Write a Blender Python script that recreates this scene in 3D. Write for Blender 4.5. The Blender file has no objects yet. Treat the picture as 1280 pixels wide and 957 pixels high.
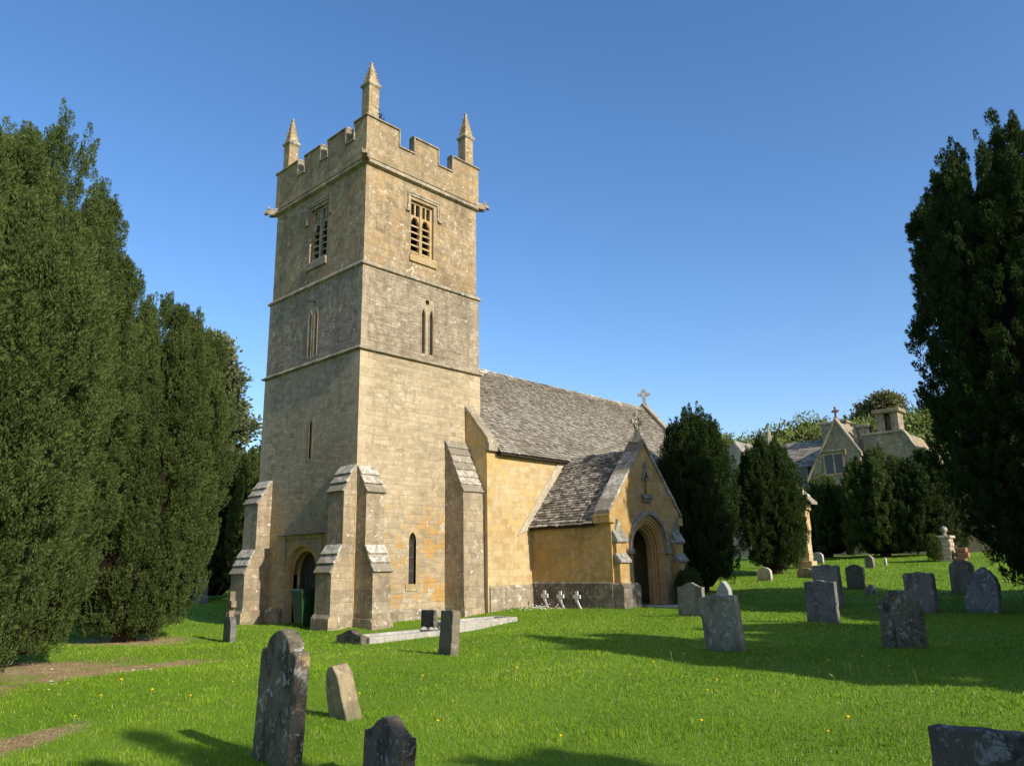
import bpy, bmesh, math, random
import numpy as np
from mathutils import Vector, Matrix

R = math.radians
scene = bpy.context.scene
C = scene.collection

# ------------------------------------------------------------------ camera
YAW, PITCH, ROLL = R(46.834), R(13.524), R(-1.0148)
fw = Vector((math.sin(YAW)*math.cos(PITCH), math.cos(YAW)*math.cos(PITCH), math.sin(PITCH)))
r0 = Vector((math.cos(YAW), -math.sin(YAW), 0)); u0 = r0.cross(fw)
rt = math.cos(ROLL)*r0 + math.sin(ROLL)*u0
up = -math.sin(ROLL)*r0 + math.cos(ROLL)*u0
CAM = Vector((-13.1414, -18.596, 1.85))
cd = bpy.data.cameras.new('camera'); cam = bpy.data.objects.new('camera', cd); C.objects.link(cam)
cd.sensor_fit = 'HORIZONTAL'; cd.sensor_width = 36.0; cd.lens = 958.35/1280*36.0
cd.clip_start = 0.1; cd.clip_end = 3000
cam.matrix_world = Matrix(((rt.x, up.x, -fw.x, CAM.x), (rt.y, up.y, -fw.y, CAM.y), (rt.z, up.z, -fw.z, CAM.z), (0, 0, 0, 1)))
scene.camera = cam
# ------------------------------------------------------------------ light
SUN_EL, SUN_AZ = R(28.0), R(182.4)          # azimuth clockwise from +Y
sun_dir = Vector((math.sin(SUN_AZ)*math.cos(SUN_EL), math.cos(SUN_AZ)*math.cos(SUN_EL), math.sin(SUN_EL)))
world = bpy.data.worlds.new('World'); scene.world = world; world.use_nodes = True
wn = world.node_tree.nodes; wl = world.node_tree.links
sky = wn.new('ShaderNodeTexSky'); sky.sky_type = 'NISHITA'; sky.sun_disc = False
sky.sun_elevation = SUN_EL; sky.sun_rotation = SUN_AZ
sky.altitude = 0; sky.air_density = 1.0; sky.dust_density = 0.8; sky.ozone_density = 3.0
bg = wn['Background']; bg.inputs['Strength'].default_value = 0.15
hs_ = wn.new('ShaderNodeHueSaturation'); hs_.inputs['Saturation'].default_value = 1.2
wl.new(sky.outputs[0], hs_.inputs['Color'])
tn_ = wn.new('ShaderNodeMix'); tn_.data_type = 'RGBA'; tn_.blend_type = 'MULTIPLY'; tn_.inputs[0].default_value = 1; tn_.inputs[7].default_value = (1.22, 1.09, 1.10, 1)
wl.new(hs_.outputs[0], tn_.inputs[6]); wl.new(tn_.outputs[2], bg.inputs['Color'])
sd = bpy.data.lights.new('sun', 'SUN'); sd.energy = 4.8; sd.angle = R(0.53); sd.color = (1.0, 0.94, 0.83)
so = bpy.data.objects.new('sun', sd); C.objects.link(so)
so.rotation_euler = sun_dir.to_track_quat('Z', 'Y').to_euler()
scene.view_settings.view_transform = 'Standard'; scene.view_settings.look = 'None'
scene.view_settings.exposure = 0.38; scene.view_settings.gamma = 1.0
scene.view_settings.use_curve_mapping = False

# ------------------------------------------------------------------ ground height
def S(t):
    t = np.clip(t, 0, 1); return t*t*(3-2*t)
def _bump(x, y):
    return (0.035*np.sin(x*0.83+1.3)*np.sin(y*0.71+0.4)+0.025*np.sin(x*1.7+y*0.9)+0.02*np.sin(y*2.1-x*0.6+2.0))
def gz(x, y):
    x = np.asarray(x, float); y = np.asarray(y, float)
    g = .25+.35*S((x+2)/10)+1.6*S((x-8)/28)
    g = g + _bump(x, y)*0.8
    d = np.hypot(x-70, y-10)
    g = g + 17.0*S((x-62)/75)*S((x+y*0.25+20)/60)          # rise to the wooded hill in the east
    return g
def gzf(x, y): return float(gz(x, y))

# ------------------------------------------------------------------ mesh helpers
class MB:
    def __init__(self): self.v = []; self.f = []
    def add(self, vs, fs):
        o = len(self.v); self.v += [tuple(p) for p in vs]; self.f += [tuple(i+o for i in f) for f in fs]; return self
    def hexa(self, p):
        return self.add(p, [(0,3,2,1),(4,5,6,7),(0,1,5,4),(1,2,6,5),(2,3,7,6),(3,0,4,7)])
    def box(self, x0, x1, y0, y1, z0, z1):
        return self.hexa([(x0,y0,z0),(x1,y0,z0),(x1,y1,z0),(x0,y1,z0),(x0,y0,z1),(x1,y0,z1),(x1,y1,z1),(x0,y1,z1)])
    def prism(self, poly, fn, a, b):
        n = len(poly)
        vs = [fn(p[0], p[1], a) for p in poly]+[fn(p[0], p[1], b) for p in poly]
        fs = [tuple(range(n-1, -1, -1)), tuple(range(n, 2*n))]+[(i, (i+1) % n, n+(i+1) % n, n+i) for i in range(n)]
        return self.add(vs, fs)
    def ring(self, outer, inner, fn, a, b, closed=False):
        """solid between two polylines of equal length, extruded from a to b"""
        n = len(outer)
        vs = []
        for L, d in ((outer, a), (inner, a), (outer, b), (inner, b)): vs += [fn(p[0], p[1], d) for p in L]
        fs = []
        m = n if closed else n-1
        for i in range(m):
            j = (i+1) % n
            fs += [(i, j, n+j, n+i), (2*n+i, 3*n+i, 3*n+j, 2*n+j), (i, 2*n+i, 2*n+j, j), (n+i, n+j, 3*n+j, 3*n+i)]
        if not closed:
            fs += [(0, n, 3*n, 2*n), (n-1, 3*n-1, 4*n-1, 2*n-1)]
        return self.add(vs, fs)
    def lathe(self, prof, c, n=12, rot=0.0, sx=1, sy=1):
        vs = []
        for (r, z) in prof:
            for k in range(n):
                a = rot+2*math.pi*k/n
                vs.append((c[0]+r*math.cos(a)*sx, c[1]+r*math.sin(a)*sy, c[2]+z))
        fs = []
        for i in range(len(prof)-1):
            for k in range(n):
                fs.append((i*n+k, i*n+(k+1) % n, (i+1)*n+(k+1) % n, (i+1)*n+k))
        fs.append(tuple(range(n-1, -1, -1))); o = (len(prof)-1)*n; fs.append(tuple(range(o, o+n)))
        return self.add(vs, fs)
    def tube(self, pts, rad, n=6):
        pts = [Vector(p) for p in pts]; rad = rad if isinstance(rad, (list, tuple)) else [rad]*len(pts)
        vs = []
        for i, p in enumerate(pts):
            t = (pts[min(i+1, len(pts)-1)]-pts[max(i-1, 0)]).normalized()
            a = t.orthogonal().normalized() if abs(t.z) > .95 else t.cross(Vector((0, 0, 1))).normalized()
            b = t.cross(a)
            for k in range(n):
                q = p+rad[i]*(math.cos(2*math.pi*k/n)*a+math.sin(2*math.pi*k/n)*b); vs.append(tuple(q))
        fs = [(i*n+k, i*n+(k+1) % n, (i+1)*n+(k+1) % n, (i+1)*n+k) for i in range(len(pts)-1) for k in range(n)]
        fs += [tuple(range(n-1, -1, -1)), tuple(range((len(pts)-1)*n, len(pts)*n))]
        return self.add(vs, fs)
    def build(self, name, mat, parent=None, loc=None, bevel=0, smooth=False, fix=True):
        off = Vector(ORG.get(parent.name, (0, 0, 0))) if parent else Vector((0, 0, 0))
        base = Vector(loc) if loc is not None else Vector((0, 0, 0))
        me = bpy.data.meshes.new(name)
        o3 = off+base
        me.from_pydata([(a-o3.x, b-o3.y, c-o3.z) for a, b, c in self.v], [], self.f)
        if fix:
            bm = bmesh.new(); bm.from_mesh(me); bmesh.ops.recalc_face_normals(bm, faces=bm.faces[:]); bm.to_mesh(me); bm.free()
        if smooth: me.polygons.foreach_set('use_smooth', [True]*len(me.polygons))
        me.materials.append(mat)
        o = bpy.data.objects.new(name, me); C.objects.link(o)
        o.location = base
        if parent: o.parent = parent
        ORG[o.name] = tuple(o3)
        if bevel:
            b = o.modifiers.new('bevel', 'BEVEL'); b.width = bevel; b.segments = 2; b.limit_method = 'ANGLE'; b.angle_limit = R(35)
        return o
ORG = {}
def thing(name, label, cat, loc, group=None):
    o = bpy.data.objects.new(name, None); C.objects.link(o); o.location = loc; o.empty_display_size = .3
    ORG[o.name] = tuple(loc); tag(o, label, cat, group); return o
def tag(o, label=None, cat=None, group=None, kind=None):
    if label: o['label'] = label
    if cat: o['category'] = cat
    if group: o['group'] = group
    if kind: o['kind'] = kind
    return o
def cut(o, cutters):
    """subtract a list of MBs (in world space) from o"""
    tmp = []
    for m in cutters:
        c = m.build('cutter_tmp', o.data.materials[0]); tmp.append(c)
        off = Vector(ORG[o.name]); mod = o.modifiers.new('b', 'BOOLEAN'); mod.operation = 'DIFFERENCE'; mod.solver = 'EXACT'; mod.object = c
    dg = bpy.context.evaluated_depsgraph_get(); dg.update()
    me = bpy.data.meshes.new_from_object(o.evaluated_get(dg))
    o.modifiers.clear(); old = o.data; o.data = me; bpy.data.meshes.remove(old)
    for c in tmp:
        m = c.data; bpy.data.objects.remove(c); bpy.data.meshes.remove(m)
def arch(u0, u1, v0, spring, apex, n=8):
    """pointed arch polyline from left foot up over to right foot"""
    w = (u1-u0)/2; h = apex-spring; cx = (u0+u1)/2
    # circle through (u0,spring) and (cx,apex) with centre on spring line
    rr = (w*w+h*h)/(2*w); L = []
    a1 = math.atan2(h, w-rr)
    pts = []
    for i in range(n+1):
        a = math.pi+(a1-math.pi)*i/n
        pts.append((u0+rr+rr*math.cos(a), spring+rr*math.sin(a)))
    mir = [(2*cx-p[0], p[1]) for p in pts[::-1]][1:]
    return [(u0, v0)]+pts+mir+[(u1, v0)]
fS = lambda inset: (lambda u, v, d: (u, inset-d, v))        # south face: d outwards
fW = lambda inset: (lambda u, v, d: (inset-d, u, v))        # west face: u runs along +y

# ------------------------------------------------------------------ materials
def new_mat(name):
    m = bpy.data.materials.new(name); m.use_nodes = True
    nt = m.node_tree; nt.nodes.clear()
    out = nt.nodes.new('ShaderNodeOutputMaterial'); b = nt.nodes.new('ShaderNodeBsdfPrincipled')
    nt.links.new(b.outputs[0], out.inputs[0]); b.inputs['Roughness'].default_value = .9
    b.inputs['Specular IOR Level'].default_value = .2
    return m, nt, b, out
class N:
    def __init__(s, nt): s.nt = nt; s.n = nt.nodes; s.l = nt.links
    def put(s, sock, v):
        if isinstance(v, bpy.types.NodeSocket): s.l.new(v, sock)
        elif isinstance(v, (int, float)) and sock.type in ('RGBA',): sock.default_value = (v, v, v, 1)
        elif isinstance(v, (tuple, list)) and sock.type == 'RGBA': sock.default_value = (*v[:3], 1)
        else: sock.default_value = v
    def math(s, op, a, b=0.0, clamp=False):
        n = s.n.new('ShaderNodeMath'); n.operation = op; n.use_clamp = clamp; s.put(n.inputs[0], a); s.put(n.inputs[1], b); return n.outputs[0]
    def mix(s, fac, a, b, mode='MIX'):
        n = s.n.new('ShaderNodeMix'); n.data_type = 'RGBA'; n.blend_type = mode; s.put(n.inputs[0], fac); s.put(n.inputs[6], a); s.put(n.inputs[7], b); return n.outputs[2]
    def noise(s, vec, scale, detail=4, rough=.55, dist=0.0):
        n = s.n.new('ShaderNodeTexNoise'); n.inputs['Scale'].default_value = scale; n.inputs['Detail'].default_value = detail
        n.inputs['Roughness'].default_value = rough; n.inputs['Distortion'].default_value = dist
        if vec is not None: s.l.new(vec, n.inputs['Vector'])
        return n
    def ramp(s, v, a, b):
        n = s.n.new('ShaderNodeMapRange'); n.interpolation_type = 'SMOOTHSTEP'; s.put(n.inputs[0], v); n.inputs[1].default_value = a; n.inputs[2].default_value = b
        return n.outputs[0]
    def vmul(s, v, t):
        n = s.n.new('ShaderNodeVectorMath'); n.operation = 'MULTIPLY'; s.l.new(v, n.inputs[0]); n.inputs[1].default_value = t; return n.outputs[0]
    def vadd(s, v, t):
        n = s.n.new('ShaderNodeVectorMath'); n.operation = 'ADD'; s.put(n.inputs[0], v); s.put(n.inputs[1], t); return n.outputs[0]
    def obj(s):
        return s.n.new('ShaderNodeTexCoord').outputs['Object']
    def bump(s, h, strength, dist, nrm=None):
        n = s.n.new('ShaderNodeBump'); n.inputs['Strength'].default_value = strength; n.inputs['Distance'].default_value = dist
        s.l.new(h, n.inputs['Height'])
        if nrm is not None: s.l.new(nrm, n.inputs['Normal'])
        return n.outputs[0]

def stone(name, c1, c2, mortar=(.36,.29,.19), bw=.5, bh=.25, ms=.007, lichen=.3, grime=.4, grimec=(.10,.085,.06), warm=0.0, warmc=(.50,.30,.09), rough=1.0, warp=.03, lic=(.62,.58,.48), lscale=5.0, mfade=.6, wz=None, quoin=None, ridge=0.0):
    m, nt, b, out = new_mat(name); k = N(nt)
    co = k.obj(); geo = k.n.new('ShaderNodeNewGeometry')
    sp = k.n.new('ShaderNodeSeparateXYZ'); k.l.new(co, sp.inputs[0])
    sn = k.n.new('ShaderNodeSeparateXYZ'); k.l.new(geo.outputs['True Normal'], sn.inputs[0])
    ax = k.math('GREATER_THAN', k.math('ABSOLUTE', sn.outputs[0]), .6)
    az = k.math('GREATER_THAN', k.math('ABSOLUTE', sn.outputs[2]), .8)
    u = k.math('ADD', k.math('MULTIPLY', sp.outputs[0], k.math('SUBTRACT', 1, ax)), k.math('MULTIPLY', k.math('ADD', sp.outputs[1], .13), ax))
    v = k.math('ADD', k.math('MULTIPLY', sp.outputs[2], k.math('SUBTRACT', 1, az)), k.math('MULTIPLY', sp.outputs[1], az))
    cb = k.n.new('ShaderNodeCombineXYZ'); k.l.new(u, cb.inputs[0]); k.l.new(v, cb.inputs[1])
    wn_ = k.noise(co, 1.6, 3); wv = k.n.new('ShaderNodeVectorMath'); wv.operation = 'SUBTRACT'; k.l.new(wn_.outputs['Color'], wv.inputs[0]); wv.inputs[1].default_value = (.5, .5, .5)
    uv = k.vadd(cb.outputs[0], k.vmul(wv.outputs[0], (warp*3, warp*2, 0)))
    wf = k.noise(co, 9, 3); wv2 = k.n.new('ShaderNodeVectorMath'); wv2.operation = 'SUBTRACT'; k.l.new(wf.outputs['Color'], wv2.inputs[0]); wv2.inputs[1].default_value = (.5, .5, .5)
    uv = k.vadd(uv, k.vmul(wv2.outputs[0], (warp*.9, warp*.8, 0)))
    br = k.n.new('ShaderNodeTexBrick'); k.l.new(uv, br.inputs['Vector'])
    br.inputs['Scale'].default_value = 1; br.inputs['Brick Width'].default_value = bw; br.inputs['Row Height'].default_value = bh
    br.inputs['Mortar Size'].default_value = ms; br.inputs['Mortar Smooth'].default_value = .6; br.inputs['Bias'].default_value = -.1
    br.squash = .75; br.squash_frequency = 3; br.offset = .43
    br.inputs['Color1'].default_value = (0, 0, 0, 1); br.inputs['Color2'].default_value = (1, 1, 1, 1); br.inputs['Mortar'].default_value = (.5, .5, .5, 1)
    col = k.mix(br.outputs['Color'], c1, c2)
    qm = None
    if quoin:
        L_ = k.math('ADD', quoin[0], k.math('MULTIPLY', ax, quoin[1]-quoin[0])); uu_ = k.math('SUBTRACT', u, k.math('MULTIPLY', ax, .13))
        du = k.math('MINIMUM', uu_, k.math('SUBTRACT', L_, uu_)); qh = .29
        row = k.math('FLOOR', k.math('DIVIDE', v, qh)); alt = k.math('FLOORED_MODULO', k.math('ADD', row, ax), 2)
        qw = k.math('ADD', .28, k.math('MULTIPLY', alt, .22)); dun = k.math('ADD', du, k.math('MULTIPLY', k.math('SUBTRACT', wf.outputs[0], .5), .05))
        qm = k.math('LESS_THAN', dun, qw)
        fr = k.math('FLOORED_MODULO', k.math('ADD', v, k.math('MULTIPLY', k.math('SUBTRACT', wf.outputs[0], .5), .03)), qh)
        ql = k.math('MAXIMUM', k.math('LESS_THAN', fr, .012), k.math('LESS_THAN', k.math('ABSOLUTE', k.math('SUBTRACT', dun, qw)), .008))
        wnz = k.n.new('ShaderNodeTexWhiteNoise'); wnz.noise_dimensions = '2D'; cq = k.n.new('ShaderNodeCombineXYZ'); k.l.new(row, cq.inputs[0]); k.l.new(k.math('ADD', ax, k.math('GREATER_THAN', uu_, 2.5)), cq.inputs[1]); k.l.new(cq.outputs[0], wnz.inputs[0])
        col = k.mix(qm, col, k.mix(wnz.outputs[0], tuple(.35*a_+.65*b_ for a_, b_ in zip(c1, c2)), tuple(min(1, 1.08*b_) for b_ in c2)))
    # mortar, partly worn away
    mf = k.math('MULTIPLY', br.outputs['Fac'], k.ramp(k.noise(co, 2.3, 3).outputs[0], .3, .7))
    if qm is not None: mf = k.math('ADD', k.math('MULTIPLY', mf, k.math('SUBTRACT', 1, qm)), k.math('MULTIPLY', ql, .7))
    col = k.mix(k.math('MULTIPLY', mf, mfade), col, mortar)
    rg = None
    if ridge:
        rg = k.noise(k.vmul(uv, (3.2, 17, 1)), 1.0, 4, .6).outputs[0]
        rgm = rg if qm is None else k.math('ADD', k.math('MULTIPLY', rg, k.math('SUBTRACT', 1, k.math('MULTIPLY', qm, .7))), k.math('MULTIPLY', qm, .35))
        col = k.mix(k.math('MULTIPLY', k.ramp(rgm, .40, .28), .55*ridge), col, k.mix(1, col, (.50, .45, .38), 'MULTIPLY'))
        col = k.mix(k.math('MULTIPLY', k.ramp(rgm, .56, .70), .55*ridge), col, lic)
    # large and small mottling
    big = k.noise(co, .55, 5, .6); col = k.mix(k.ramp(big.outputs[0], .35, .7), col, k.mix(.5, col, c2))
    med = k.noise(co, 4.5, 6, .7); col = k.mix(k.math('MULTIPLY', k.ramp(med.outputs[0], .40, .72), .5), col, k.mix(.55, col, (.75, .66, .5), 'MIX'))
    dk = k.noise(co, 11, 5, .7); col = k.mix(k.math('MULTIPLY', k.ramp(dk.outputs[0], .50, .72), .55), col, k.mix(1, col, (.55, .5, .43), 'MULTIPLY'))
    if warm:
        wm = k.noise(k.vadd(co, (7, 3, 1)), .8, 4, .6)
        per = k.math('ADD', wm.outputs[0], k.math('MULTIPLY', k.math('SUBTRACT', br.outputs['Color'], .5), .35))
        f = k.math('MULTIPLY', k.ramp(per, .45, .6), warm)
        if wz: f = k.math('MULTIPLY', f, k.ramp(sp.outputs[2], wz[0], wz[1]))
        col = k.mix(f, col, warmc)
    if grime:
        g1 = k.noise(k.vmul(co, (1.2, 1.2, .3)), 1.1, 5, .65)
        g2 = k.noise(k.vmul(co, (2.2, 2.2, .5)), 3.2, 5, .7)
        f = k.math('MULTIPLY', k.ramp(k.math('ADD', k.math('MULTIPLY', g1.outputs[0], .6), k.math('MULTIPLY', g2.outputs[0], .4)), .42, .62), grime)
        col = k.mix(f, col, grimec)
    if lichen:
        l1 = k.noise(k.vadd(co, (3, 9, 4)), lscale, 5, .65, .3); l2 = k.noise(co, lscale*.22, 3)
        th = k.math('ADD', l1.outputs[0], k.math('MULTIPLY', k.math('SUBTRACT', l2.outputs[0], .5), .35))
        f = k.math('MULTIPLY', k.ramp(th, .60, .68), lichen*1.4, True)
        col = k.mix(f, col, lic)
        vz = k.n.new('ShaderNodeTexVoronoi'); vz.inputs['Scale'].default_value = lscale*1.5; k.l.new(k.vadd(co, k.vmul(wf.outputs['Color'], (.06, .06, .06))), vz.inputs['Vector'])
        spn = k.math('MULTIPLY', k.math('LESS_THAN', vz.outputs['Distance'], .16), k.math('GREATER_THAN', k.n.new('ShaderNodeSeparateColor').outputs[0], 2))
        sc = k.n.new('ShaderNodeSeparateColor'); k.l.new(vz.outputs['Color'], sc.inputs[0])
        f2 = k.math('MULTIPLY', k.ramp(vz.outputs['Distance'], .22, .12), k.math('GREATER_THAN', sc.outputs[0], 1-.30*lichen))
        col = k.mix(k.math('MULTIPLY', f2, .75), col, lic)
    k.l.new(col, b.inputs['Base Color'])
    h = k.math('SUBTRACT', k.math('ADD', k.math('MULTIPLY', k.noise(co, 14, 6, .7).outputs[0], .5), k.math('MULTIPLY', br.outputs['Color'], .45 if qm is None else k.math('MULTIPLY', k.math('SUBTRACT', 1, qm), .45))), k.math('MULTIPLY', br.outputs['Fac'] if qm is None else mf, .8))
    h = k.math('ADD', h, k.math('MULTIPLY', med.outputs[0], .5))
    if rg is not None: h = k.math('ADD', h, k.math('MULTIPLY', rgm, 1.3*ridge))
    k.l.new(k.bump(h, .55*rough, .03), b.inputs['Normal'])
    return m

M = {}
M['low'] = stone('limestone_lower_stage', (0.258,0.195,0.111), (0.436,0.344,0.205), (0.415,0.339,0.221), .36, .145, .009, .45, .30, (.19,.15,.09), 1.0, (.42,.25,.08), 1.2, .06, wz=(4.6, 2.6), lic=(.52,.45,.33), lscale=3.6, quoin=(5.05, 5.63), ridge=.8)
M['mid'] = stone('limestone_rubble_stage', (0.173,0.131,0.080), (0.326,0.263,0.176), (0.254,0.208,0.142), .32, .10, .009, .60, .50, (.125,.10,.062), 0, warp=.055, rough=1.5, lic=(.50,.44,.33), lscale=7, quoin=(5.05, 5.63), ridge=1.0)
M['midd'] = stone('limestone_window_surround', (.26,.205,.125), (.34,.27,.17), (.30,.24,.15), .5, .4, .003, .4, .35, (.15,.12,.08), 0, warp=.01, lic=(.50,.45,.35))
M['top'] = stone('limestone_upper_stage', (0.189,0.135,0.067), (0.301,0.221,0.122), (0.250,0.190,0.118), .56, .27, .005, .75, .5, (.13,.10,.06), .35, (.32,.20,.075), 1.2, .025, lscale=10, lic=(.52,.46,.34), quoin=(5.05, 5.63), ridge=.25)
M['par'] = stone('limestone_parapet', (0.203,0.144,0.071), (0.309,0.227,0.121), (0.256,0.195,0.121), .58, .26, .005, .8, .45, (.13,.10,.06), .4, (.33,.205,.075), 1.2, .025, lscale=10, lic=(.54,.48,.36), quoin=(5.05, 5.63), ridge=.25)
M['west'] = stone('limestone_trim', (.22,.18,.115), (.34,.28,.18), (.3,.25,.17), .7, .5, .004, .8, .6, (.09,.078,.06), 0, warp=.02, lscale=7, lic=(.5,.46,.37))
M['butt'] = stone('limestone_buttress', (0.220,0.168,0.104), (0.354,0.288,0.190), (0.344,0.279,0.203), .52, .33, .005, .75, .5, (.14,.11,.068), .2, (.36,.225,.08), 1.3, .025, lscale=9, lic=(.55,.49,.38))
M['nave'] = stone('limestone_nave_ashlar', (0.380,0.255,0.097), (0.530,0.411,0.222), (0.500,0.395,0.239), .46, .20, .006, .45, .28, (.28,.205,.105), .55, (.50,.30,.07), .9, .02, mfade=.75, wz=(1.0, 3.6), lic=(.60,.48,.28), lscale=2.6)
M['porch'] = stone('limestone_porch_ashlar', (.33,.20,.062), (.41,.265,.09), (.4,.27,.1), .5, .22, .006, .14, .45, (.20,.135,.055), .4, (.39,.22,.055), .8, .018, mfade=.7)
M['plinth'] = stone('plinth_stone', (.20,.16,.105), (.34,.275,.18), (.3,.25,.16), .5, .3, .006, .6, .6, (.10,.085,.06), 0, rough=1.3)
M['pplinth'] = stone('porch_plinth_stone', (.10,.082,.058), (.19,.155,.105), (.2,.17,.12), .6, .3, .006, .3, .7, (.055,.048,.038), 0, rough=1.3, lscale=8)
M['dress'] = stone('dressed_limestone', (.29,.20,.088), (.40,.285,.135), (.38,.28,.15), .5, .4, .003, .3, .35, (.17,.13,.075), .2, (.38,.23,.08), .7, .01)
M['arch'] = stone('orange_arch_stone', (.38,.20,.055), (.47,.275,.085), (.4,.26,.1), .4, .35, .003, .05, .25, (.23,.15,.07), .4, (.46,.23,.055), .5, .01)
M['grey'] = stone('lichened_grey_stone', (.17,.155,.125), (.29,.265,.215), (.22,.2,.16), .4, .3, .003, .8, .5, (.07,.065,.055), 0, rough=1.2, lscale=9, lic=(.48,.46,.40))
M['pale'] = stone('pale_mortar', (.36,.30,.20), (.47,.40,.28), (.4,.34,.24), .5, .5, .001, .5, .45, (.17,.145,.10), 0, rough=1.1, lscale=7)
M['kerb'] = stone('grave_kerb_stone', (.32,.30,.26), (.43,.40,.34), (.25,.23,.2), .8, .5, .004, .5, .4, (.15,.14,.115), 0, rough=.8, lscale=11)

def island(k):
    return k.n.new('ShaderNodeNewGeometry').outputs['Random Per Island']
def slate_mat(name, a, b_, lic, la=.5):
    m, nt, b, out = new_mat(name); k = N(nt); co = k.obj(); ri = island(k)
    col = k.mix(ri, a, b_)
    l1 = k.noise(co, 7, 5, .7); big = k.noise(co, .6, 4)
    col = k.mix(k.math('MULTIPLY', k.ramp(k.math('ADD', l1.outputs[0], k.math('MULTIPLY', k.math('SUBTRACT', ri, .5), .25)), .5, .66), la), col, lic)
    col = k.mix(k.math('MULTIPLY', k.ramp(big.outputs[0], .42, .68), .45), col, k.mix(1, col, (.62, .57, .5), 'MULTIPLY'))
    m1 = k.noise(co, 2.6, 4); col = k.mix(k.math('MULTIPLY', k.ramp(m1.outputs[0], .62, .75), .5), col, (.09, .085, .05))
    k.l.new(col, b.inputs['Base Color'])
    k.l.new(k.bump(k.noise(co, 22, 5, .7).outputs[0], .6, .02), b.inputs['Normal'])
    return m
M['slate'] = slate_mat('stone_slates', (.18,.155,.118), (.31,.272,.208), (.44,.40,.33), .5)
M['slate2'] = slate_mat('porch_stone_slates', (.10,.087,.064), (.28,.24,.18), (.52,.48,.41), .75)
M['weather'] = slate_mat('weathering_slabs', (.20,.17,.12), (.31,.27,.195), (.58,.54,.46), .85)

def simple(name, col, rough=.6, spec=.3, noise_amt=.25, scale=8, metal=0):
    m, nt, b, out = new_mat(name); k = N(nt); co = k.obj(); n = k.noise(co, scale, 5)
    c = k.mix(k.math('MULTIPLY', n.outputs[0], noise_amt*2), col, tuple(x*.55 for x in col))
    k.l.new(c, b.inputs['Base Color']); b.inputs['Roughness'].default_value = rough; b.inputs['Specular IOR Level'].default_value = spec; b.inputs['Metallic'].default_value = metal
    k.l.new(k.bump(n.outputs[0], .15, .01), b.inputs['Normal'])
    return m
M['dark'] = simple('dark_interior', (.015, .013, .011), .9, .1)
M['glass'] = simple('old_leaded_glass', (.03, .035, .035), .18, .5, .5, 30)
M['lead'] = simple('lead_grey', (.10, .10, .10), .5, .4)
M['oak'] = simple('dark_oak', (.045, .032, .022), .7, .3, .3, 20)
M['iron'] = simple('black_iron', (.02, .02, .02), .5, .4)
M['bin'] = simple('green_plastic', (.012, .042, .014), .5, .3, .1)
M['rubber'] = simple('black_rubber', (.015, .015, .015), .8, .2)
M['white'] = simple('white_painted_wood', (.70, .67, .60), .8, .2, .35, 14)
M['yellow'] = simple('yellow_petals', (.75, .50, .01), .8, .1, .1)
M['petal'] = simple('white_petals', (.75, .72, .70), .8, .1, .1)
M['stem'] = simple('straw_stem', (.42, .36, .16), .9, .1, .2)
M['brick'] = simple('reddish_sandstone', (.33, .16, .09), .9, .1, .4, 12)
M['crown_hull'] = simple('twig_brown_crown_hull', (.022, .018, .011), .95, .0, .5, 6)  # twig-brown hull filling the crowns, added to block light between sprays
M['bark'] = simple('yew_bark', (.10, .065, .045), .95, .1, .6, 10)

def head_mat(name, a, b_, dark, lic, la, da):
    m, nt, b, out = new_mat(name); k = N(nt); co = k.obj(); oi = k.n.new('ShaderNodeObjectInfo')
    cv = k.vadd(co, k.vmul(k.n.new('ShaderNodeCombineXYZ').outputs[0], (0, 0, 0)))
    off = k.n.new('ShaderNodeCombineXYZ'); k.l.new(k.math('MULTIPLY', oi.outputs['Random'], 31), off.inputs[0]); k.l.new(k.math('MULTIPLY', oi.outputs['Random'], 17), off.inputs[1])
    cv = k.vadd(co, off.outputs[0])
    col = k.mix(k.noise(cv, 2.2, 5, .65).outputs[0], a, b_)
    f = k.ramp(k.noise(k.vmul(cv, (1, 1, .45)), 4.5, 6, .7).outputs[0], .47, .64)
    col = k.mix(k.math('MULTIPLY', f, da), col, dark)
    l = k.noise(k.vadd(cv, (5, 2, 8)), 8, 6, .72, .4)
    col = k.mix(k.math('MULTIPLY', k.ramp(l.outputs[0], .55, .64), la), col, lic)
    l2 = k.noise(k.vadd(cv, (1, 7, 3)), 30, 3, .6)
    col = k.mix(k.math('MULTIPLY', k.ramp(l2.outputs[0], .62, .68), la*.8), col, lic)
    l3 = k.noise(k.vadd(cv, (4, 4, 9)), 5, 4, .6)
    col = k.mix(k.math('MULTIPLY', k.ramp(l3.outputs[0], .64, .72), .5), col, (.30, .22, .06))
    rv = k.n.new('ShaderNodeValToRGB'); e = rv.color_ramp.elements; e[0].color = (.72, .72, .76, 1); e[1].color = (1.35, 1.25, 1.05, 1); k.l.new(oi.outputs['Random'], rv.inputs[0])
    col = k.mix(1, col, rv.outputs[0], 'MULTIPLY')
    gz_ = k.n.new('ShaderNodeSeparateXYZ'); k.l.new(co, gz_.inputs[0]); gm_ = k.math('MULTIPLY', k.ramp(k.math('ADD', gz_.outputs[2], k.math('MULTIPLY', k.noise(cv, 6, 4).outputs[0], .35)), .42, .12), .55)
    col = k.mix(gm_, col, (.075, .095, .04))
    k.l.new(col, b.inputs['Base Color'])
    h = k.math('ADD', k.noise(cv, 16, 6, .75).outputs[0], k.math('MULTIPLY', k.noise(cv, 60, 3, .6).outputs[0], .4))
    k.l.new(k.bump(h, .7, .02), b.inputs['Normal'])
    return m
M['hs_dark'] = head_mat('blackened_headstone', (.075,.065,.048), (.16,.14,.105), (.024,.022,.02), (.36,.365,.35), .75, .85)
M['hs_brown'] = head_mat('brown_headstone', (.17,.14,.095), (.27,.225,.155), (.085,.07,.05), (.42,.38,.29), .6, .6)
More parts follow.
